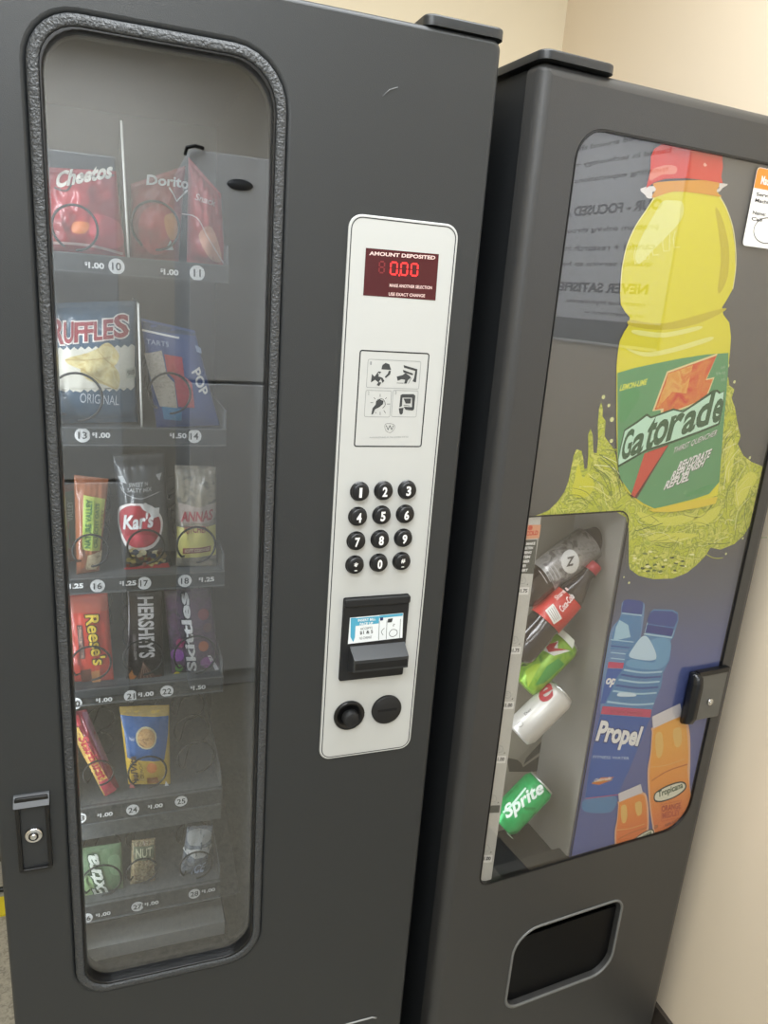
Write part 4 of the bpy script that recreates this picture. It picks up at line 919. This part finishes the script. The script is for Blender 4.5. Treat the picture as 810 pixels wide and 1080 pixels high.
d = Deco(SB, Z5); d.poly([(60, 870), (120, 640), (160, 688), (270, 812), (300, 860)], mat('2c2e2c'), 2); d.poly([(160, 690), (300, 610), (432, 545), (520, 560), (500, 900), (270, 860)], mat('8a867c'), 1)
BRK = mat('8c887e', rough=0.5)
d.poly([(225, 330), (262, 290), (395, 140), (385, 180), (262, 322), (250, 350)], BRK, 2); d.poly([(245, 355), (375, 255), (372, 275), (250, 360)], BRK, 2)
d.poly([(262, 322), (392, 180), (376, 256), (355, 362), (300, 380), (190, 380), (180, 320), (230, 330), (250, 355)], mat('3e3f3c'), 1.5)
d.poly([(300, 385), (350, 365), (378, 262), (386, 268), (365, 375), (310, 395)], BRK, 2)
d.done('back_panel', dm)
SS = Surf(M2, 0.0075)
d = Deco(SS, Z4); ST = mat('c9c7c0', rough=0.45)
sx0 = DW[0]+0.0012; d.polyl(rrect((sx0, DW[1]+0.0015, sx0+0.0285, CWz-0.001, (0.018, 0, 0, 0))), ST, 0)
strip = d.done('price_strip', dm)
d = Deco(SS, Z4)
d.poly([(258, 95), (326, 95), (318, 152), (248, 158)], mat('e0a07c'), 1); d.text('COLD', (262, 142), (312, 138), (264, 122), mat('d0402e'), 2, 0.04); d.disc((280, 108), 0.004, mat('d8563c'), 2)
d.poly([(245, 160), (310, 158), (294, 305), (224, 302)], mat('50534f'), 1)
for i, (t_, a_, b_) in enumerate((('MAKE', 262, 300), ('SELECTION', 246, 292), ('USING', 250, 288), ('ITEM', 248, 284), ('NUMBER', 240, 284), ('THEN', 246, 270), ('INSERT', 234, 280))):
    y = 178+i*19; d.text(t_, (a_-i*2, y+4), (b_-i*2, y+2), (a_-i*2+2, y-8), WHT, 2, 0.05)
d.done('instruction_label', strip)
def sticker(Zz, x, y, txt, dark=False):
    d = Deco(SS, Zz)
    d.poly([(x-30, y-15), (x+30, y-17), (x+26, y+15), (x-34, y+17)], mat('4a4f4c') if dark else mat('ecebe6'), 1)
    if not dark: d.text(txt, (x-22, y+9), (x+20, y+8), (x-20, y-9), G, 2, 0.04)
    d.line([(x-12, y-48), (x+4, y-60), (x+16, y-46), (x+8, y-32), (x-8, y-34)], 0.0006, LN, 1, True, True); d.poly([(x-26, y-22), (x-18, y-22), (x-22, y-30)], INK, 1); d.poly([(x+18, y-26), (x+24, y-26), (x+24, y-32)], INK, 1); d.text(':', (x-4, y-42), (x+2, y-42), (x-4, y-52), LN, 1)
    d.done('price_sticker', strip)
sticker(Z4, 246, 378, '$1.75'); sticker(Z4, 212, 632, '$1.75'); sticker(Z5, 182, 97, '$1.00'); sticker(Z5, 148, 328, '$1.00'); sticker(Z5, 121, 540, '', True); sticker(Z5, 90, 752, '$1.00')

class Cyl:
    """can or bottle lying along the line A-B (photo pixels) at depth Y"""
    def __init__(s, Zz, A, B, R, Y):
        s.Y = Y; s.R = R; s.A = Vector(hit(M2, Zz[0]+A[0]/Zz[2], Zz[1]+A[1]/Zz[2], Y)); s.B = Vector(hit(M2, Zz[0]+B[0]/Zz[2], Zz[1]+B[1]/Zz[2], Y))
        s.L = (s.B-s.A).length; s.t = (s.B-s.A)/s.L; s.n = Vector((-s.t.y, s.t.x)); s.Z = Zz
        s.P3 = lambda v: (v.x, s.Y, v.y); s.surf = Surf(M2, Y, shape=s.sh, step=0.00035); s.surf.px = s.px
    def px(s, x, y):   # photo ray meets the round wall -> (length along, arc)
        I = M2.inverted(); c = I @ CAM; v = I.to_3x3() @ ray(x, y)
        c = Vector((c.x, c.z, c.y)); v = Vector((v.x, v.z, v.y)); A = Vector((s.A.x, s.A.y, s.Y)); t = Vector((s.t.x, s.t.y, 0)); n = Vector((s.n.x, s.n.y, 0))
        cn, cz = (c-A).dot(n), (c-A).z; vn, vz = v.dot(n), v.z
        a = vn*vn+vz*vz; b = 2*(cn*vn+cz*vz); q_ = cn*cn+cz*cz-s.R**2; dd = b*b-4*a*q_
        k = (-b-math.sqrt(max(dd, 0)))/(2*a); p = c+v*k-A
        return (p.dot(t), math.atan2(p.dot(n), -p.z)*s.R)
    def sh(s, a, b, off):
        an = b/s.R; r = s.R+off; p = s.A+s.t*a+s.n*(r*math.sin(an)); return (p.x, s.Y-r*math.cos(an), p.y)
    def band(s, t0, t1, m, off, ri=None):
        k = MB(M2); R = s.R+off; k.lathe([(t0, R-0.0005), (t0, R), (t1, R), (t1, R-0.0005)], s.P3(s.A), s.P3(s.B), m, 40); return k
    def deco(s, Z=None): return Deco(s.surf, Z or s.Z, cut=0.005)
def can(name, label, Zz, A, B, R, m, Y=0.056):
    c_ = Cyl(Zz, A, B, R, Y); mid = (c_.A+c_.B)/2
    c_.root = thing(name, label, 'drink can', w2(mid.x, Y, min(c_.A.y, c_.B.y)), 'cans in the can window'); L = c_.L; k = MB(M2)
    k.lathe([(0, R*0.55), (0, R*0.78), (0.003, R*0.86), (0.012, R), (L-0.012, R), (L-0.003, R*0.86)], c_.P3(c_.A), c_.P3(c_.B), m, 40); k.done('can_body', c_.root)
    k = MB(M2); k.lathe([(L-0.003, R*0.862), (L, R*0.86), (L+0.0005, R*0.82), (L-0.002, R*0.78), (L-0.002, 0.001)], c_.P3(c_.A), c_.P3(c_.B), mat('c8cac8', rough=0.3, metal=0.8), 40); k.done('can_lid', c_.root)
    return c_
def bottle(name, label, Zz, A, B, R, liq, capm, Y=0.046):
    c_ = Cyl(Zz, A, B, R, Y); mid = (c_.A+c_.B)/2
    c_.root = thing(name, label, 'drink bottle', w2(mid.x, Y, min(c_.A.y, c_.B.y)), 'bottles in the can window'); L = c_.L; k = MB(M2)
    k.lathe([(0, R*0.6), (0.002, R*0.8), (0.01, R*0.97), (0.02, R), (L*0.28, R), (L*0.33, R*0.93), (L*0.38, R), (L*0.60, R), (L*0.70, R*0.9), (L*0.80, R*0.62), (L*0.87, R*0.42), (L*0.9, R*0.40), (L*0.905, R*0.5), (L*0.915, R*0.5), (L*0.92, R*0.4)], c_.P3(c_.A), c_.P3(c_.B), liq, 40); k.done('bottle_body', c_.root)
    k = MB(M2); k.lathe([(L*0.915, R*0.42), (L*0.92, R*0.46), (L*0.99, R*0.45), (L, R*0.4), (L, 0.0005)], c_.P3(c_.A), c_.P3(c_.B), capm, 32); k.done('bottle_cap', c_.root)
    return c_
c_ = bottle('soda_bottle', 'dark cola bottle with a silver grey label, topmost in the can window', Z4, (232, 400), (640, 85), 0.0295, mat('2a1c1c', rough=0.12, coat=0.6), mat('5c2026', rough=0.3), Y=0.072)
k = c_.band(c_.L*0.24, c_.L*0.72, mat('8c8784', rough=0.3, metal=0.35, mottle=('a8a4a0', '6c6664'), mscale=50), 0.0006); lb = k.done('bottle_label', c_.root)
d = c_.deco(); d.poly([(450+38*math.cos(t*math.pi/10), 252+50*math.sin(t*math.pi/10)) for t in range(20)], mat('dcdad6'), 3); d.text('Z', (432, 275), (462, 268), (436, 235), mat('5c5856'), 5, 0.04)
for i in range(5): d.line([(318+i*16, 292-i*5), (352+i*14, 345-i*6)], 0.0008, mat('d8d6d4'), 3)
d.done('label_emblem', c_.root)
c_ = bottle('soda_bottle', 'brown cola bottle with a bright red label and red cap in the can window', Z4, (215, 655), (560, 262), 0.0285, mat('2c2424', rough=0.15, coat=0.6), mat('a8303a', rough=0.3))
k = c_.band(c_.L*0.37, c_.L*0.645, mat('c23a34', rough=0.35), 0.0006); k.done('bottle_label', c_.root)
d = c_.deco(); d.poly([(345, 462), (378, 432), (415, 495), (380, 520)], mat('e0dcd4'), 3)
for i in range(4): d.line([(356+i*8, 462-i*6), (384+i*6, 508-i*5)], 0.0007, G, 5)
d.text('Share a', (395, 420), (445, 372), (382, 405), mat('e8c8c0'), 4, 0.02); d.text('Coca-Cola', (418, 470), (470, 405), (400, 448), mat('f0e4e0'), 4, 0.02, 0.1); d.done('label_emblem', c_.root)
c_ = can('soda_can', 'lime green soda can with a red and white zigzag, topmost of the cans', Z4, (250, 782), (440, 588), 0.028, mat('7fb035', rough=0.3, metal=0.2, mottle=('93bf3e', '5f9a30'), mscale=35), Y=0.072)
d = c_.deco(); d.poly([(330, 630), (400, 590), (398, 625), (452, 632), (380, 655)], mat('e8e8e0'), 2); d.poly([(345, 612), (398, 596), (382, 622), (440, 628), (360, 640)], mat('b82e36'), 3)
d.poly([(395, 560), (420, 545), (470, 590), (460, 625), (430, 590)], mat('dfe4d4'), 2); d.poly([(240, 700), (262, 680), (310, 672), (262, 700)], mat('3a5a24'), 2); d.poly([(300, 780), (350, 700), (400, 665), (425, 690), (340, 770)], mat('4a9a44'), 2); d.poly([(260, 720), (300, 690), (325, 690), (270, 790)], mat('a6c832'), 2)
d.text('Mtn', (352, 752), (392, 708), (332, 735), mat('2c6a34'), 4, 0.04, 0.2) if 0 else None
d.done('can_print', c_.root)
c_ = can('soda_can', 'white and silver soda can with a red letter in the can window', Z5, (228, 222), (415, 38), 0.028, mat('cfccc6', rough=0.35, metal=0.25), Y=0.038)
d = c_.deco(); d.text('e', (325, 95), (385, 62), (318, 35), mat('a82836'), 2, 0.02, 0.1); d.done('can_print', c_.root); d = c_.deco(); d.text('Diet', (262, 142), (288, 118), (254, 132), G, 2, 0.0); d.line([(225, 180), (240, 165), (250, 178), (238, 190)], 0.0006, G, 2, True, True)
d.done('can_print', c_.root)
c_ = can('soda_can', 'bright green soda can with white lettering at the bottom of the can window', Z5, (155, 605), (330, 425), 0.030, mat('1e9a50', rough=0.3, metal=0.15, mottle=('2ab464', '15803e'), mscale=30))
d = c_.deco(); d.text('Sprite', (185, 600), (345, 480), (165, 530), mat('e2eee6'), 2, 0.03, 0.1); d.done('can_print', c_.root); d = c_.deco(); d.line([(165, 555), (200, 525), (262, 450)], 0.0035, mat('cfeedd'), 2, smooth=True); d.line([(180, 640), (220, 680)], 0.001, mat('b8e0c8'), 2)
d.done('can_print', c_.root)
# sticker at the upper right of the display
d = Deco(Surf(M2, 0.0012)); a, b = hit(M2, 787, 257, 0.001); a2, b2_ = hit(M2, 799, 176, 0.001)
a = min(a, a2); d.polyl(rrect((a, b-0.003, a+0.10, b2_, 0.006)), mat('f3f1ee'), 1); d.polyl(rrect((a+0.0006, b2_-0.028, a+0.0994, b2_-0.0006, (0, 0, 0.0055, 0.0055))), mat('e88a34'), 2)
d.textl('Machine Problems?', a+0.012, b2_-0.022, a+0.09, b2_-0.010, WHT, 3, 0.02)
for i, t_ in enumerate(('Service', 'Machine No.', '', 'Name:', 'Call')):
    if t_: d.textl(t_, a+0.008, b2_-0.038-i*0.0085, a+0.008+0.0055*len(t_), b2_-0.033-i*0.0085, INK, 2, 0.02)
d.line_l([(a+0.045+0.028*math.cos(t*math.pi/14), b+0.022+0.018*math.sin(t*math.pi/14)) for t in range(28)], 0.0012, G, 2, True)
st_ = d.done('service_sticker', None, label='white service sticker with an orange top at the upper right of the drink machine', category='sticker') if 0 else d.done('service_sticker', dm, label='white sticker with orange top edge')
# lock handle at the right edge
k = MB(M2); HB = mat('101216', rough=0.25)
hx0 = hit(M2, 727, 740, -0.012)[0]; hx1 = hit(M2, 760, 735, -0.004)[0]; zt = hit(M2, 738, 711, -0.012)[1]; zb_ = hit(M2, 734, 763, -0.012)[1]
hb = [(hx0, -0.0, zt), (hx0, -0.0, zb_)]
def hs(x, y, z): return (x, y, z)
sec = [(hx0, 0.0), (hx0-0.001, -0.012), (hx0+0.004, -0.022), (hx0+0.013, -0.024), (hx0+0.018, -0.014), (hx0+0.018, 0.0)]
vs = []; fs = []; zs = [(zb_, 0.35), (zb_+0.006, 0.8), (zb_+0.02, 1), (zt-0.02, 1), (zt-0.004, 0.85), (zt, 0.5)]
for z, sc in zs:
    for x, y in sec: vs.append((hx0+0.008+(x-hx0-0.008)*(0.6+0.4*sc), y*sc, z))
n = len(sec)
for i in range(len(zs)-1):
    for j in range(n): fs.append((i*n+j, i*n+(j+1) % n, (i+1)*n+(j+1) % n, (i+1)*n+j))
fs.append(tuple(range(n))); fs.append(tuple((len(zs)-1)*n+j for j in range(n)))
k.faces(vs, fs, HB, True)
lh = k.done('door_handle', dm)
k = MB(M2); k.plate((hx0+0.016, zb_+0.002, hx1, zt-0.008, 0.002), [], -0.008, 0.001, 0.002, mat('5a5a56', rough=0.35)); k.box(hx0+0.014, hx1, -0.0095, 0.0005, zt-0.008, zt+0.001, BLK)
k.done('handle_plate', lh)
a, b = hit(M2, 750, 741, -0.012)
k = MB(M2); k.lathe([(0, 0.0065), (0.003, 0.0065), (0.004, 0.0055), (0.0042, 0.004), (0.002, 0.0038), (0.002, 0.001)], (a, -0.008, b), (a, -1, b), CHR, 28); k.lathe([(0, 0.0038), (0.0045, 0.0035)], (a, -0.008, b), (a, -1, b), CHR, 20); k.done('handle_lock', lh)

# ================================================================== rest of the room (seen in the reflections)
GF = mat('e4e7ea', rough=0.4); 
def fridge(name, label, x0, x1, y0, y1, z1, seam, col):
    t = thing(name, label, 'cabinet', ((x0+x1)/2, (y0+y1)/2, 0))
    k = MB(); k.box(x0, x1, y0, y1-0.03, 0.0, z1, col); k.done('cabinet_body', t)
    for za_, zb2 in ((0.08, seam-0.006), (seam+0.006, z1)):
        k = MB(Matrix.Translation((x0+x1, y1+y1-0.03, 0)) @ Matrix.Diagonal((-1, -1, 1, 1))); k.plate((x0, za_, x1, zb2, 0.01), [], y1-0.03, y1, 0.004, col)
        k.done('cabinet_door', t)
    return t
t = fridge('refrigerator', 'tall light grey refrigerator with an oval badge, seen mirrored in the snack window', 0.245, 0.95, -2.6, -1.87, 2.05, 1.272, GF)
k = MB(); k.lathe([(0, 0.045), (0.004, 0.043), (0.005, 0.001)], (0.415, -1.868, 1.957), (0.415, 0, 1.957), mat('4a4c50'), 36)
for v in k.bm.verts: v.co.z = 1.957+(v.co.z-1.957)*0.4
k.done('badge', t)
k = MB(); k.tube([(0.29, -1.866, 2.056), (0.262, -1.85, 2.058), (0.235, -1.85, 2.05), (0.23, -1.866, 2.03)], 0.006, BLK); k.done('hinge', t)
t = fridge('storage_cabinet', 'light grey metal cabinet, seen mirrored at the left of the snack window', -0.75, 0.008, -2.5, -1.87, 1.995, 0.9, mat('dfe3e6', rough=0.4, key='c'))
# wall poster on the right wall
pt = thing('wall_poster', 'large pale poster with dark lettering, seen mirrored in the drink machine', 'poster', (XR-0.004, -0.67, 1.55))
MP = Matrix.Translation((XR-0.004, -0.33, 0)) @ Matrix.Rotation(-math.pi/2, 4, 'Z')   # x runs toward -y, depth toward the wall
d = Deco(Surf(MP, 0)); d.polyl(rrect((-0.0, 1.55, 0.72, 2.12, 0.004)), mat('f4f6ff', rough=0.5), 0)
d.polyl(rrect((0, 1.55, 0.72, 1.605, 0.0)), mat('6c7078', rough=0.4), 1); d.polyl([(0, 1.55), (0.72, 1.55), (0.72, 1.556), (0, 1.556)], WHT, 2)
PK_ = mat('23263a')
rows = [(2.02, 'EVERYTHING WE DO', 0.022, 1), (1.975, 'is designed around the people', 0.014, 0), (1.94, 'based in technology + care', 0.014, 0), (1.905, 'meeting expectations daily', 0.014, 0),
        (1.835, 'OUR - FOCUSED APPROACH', 0.022, 1), (1.795, 'problem solving through', 0.014, 0), (1.757, 'careful + research in the', 0.014, 0), (1.72, 'quality service to help', 0.014, 0),
        (1.665, 'NEVER SATISFIED', 0.022, 1), (1.637, 'continuous improvement', 0.012, 0), (1.615, 'on project focus in', 0.01, 0)]
for z, st, h, bo in rows: d.textl(st, 0.05, z, 0.05+len(st)*h*0.95, z+h, PK_, 1, 0.04 if bo else 0.015)
d.done('poster_sheet', pt)
# floor items left of the snack machine
k = MB(); k.tube([(-1.2, 0.93, 0.0075), (-0.7, 0.945, 0.0075), (-0.35, 0.93, 0.0075), (-0.16, 0.935, 0.0075), (0.1, 0.93, 0.0075)], 0.007, BLK, 8)
k.done('power_cable', None, label='black cable lying on the floor along the back wall', category='cable')
k = MB(); k.box(-1.2, 0.1, 0.84, 0.905, 0.0005, 0.006, mat('e2cf2e', rough=0.5)); k.done('floor_tape', None, label='yellow strip on the floor in front of the black cable', category='floor strip')
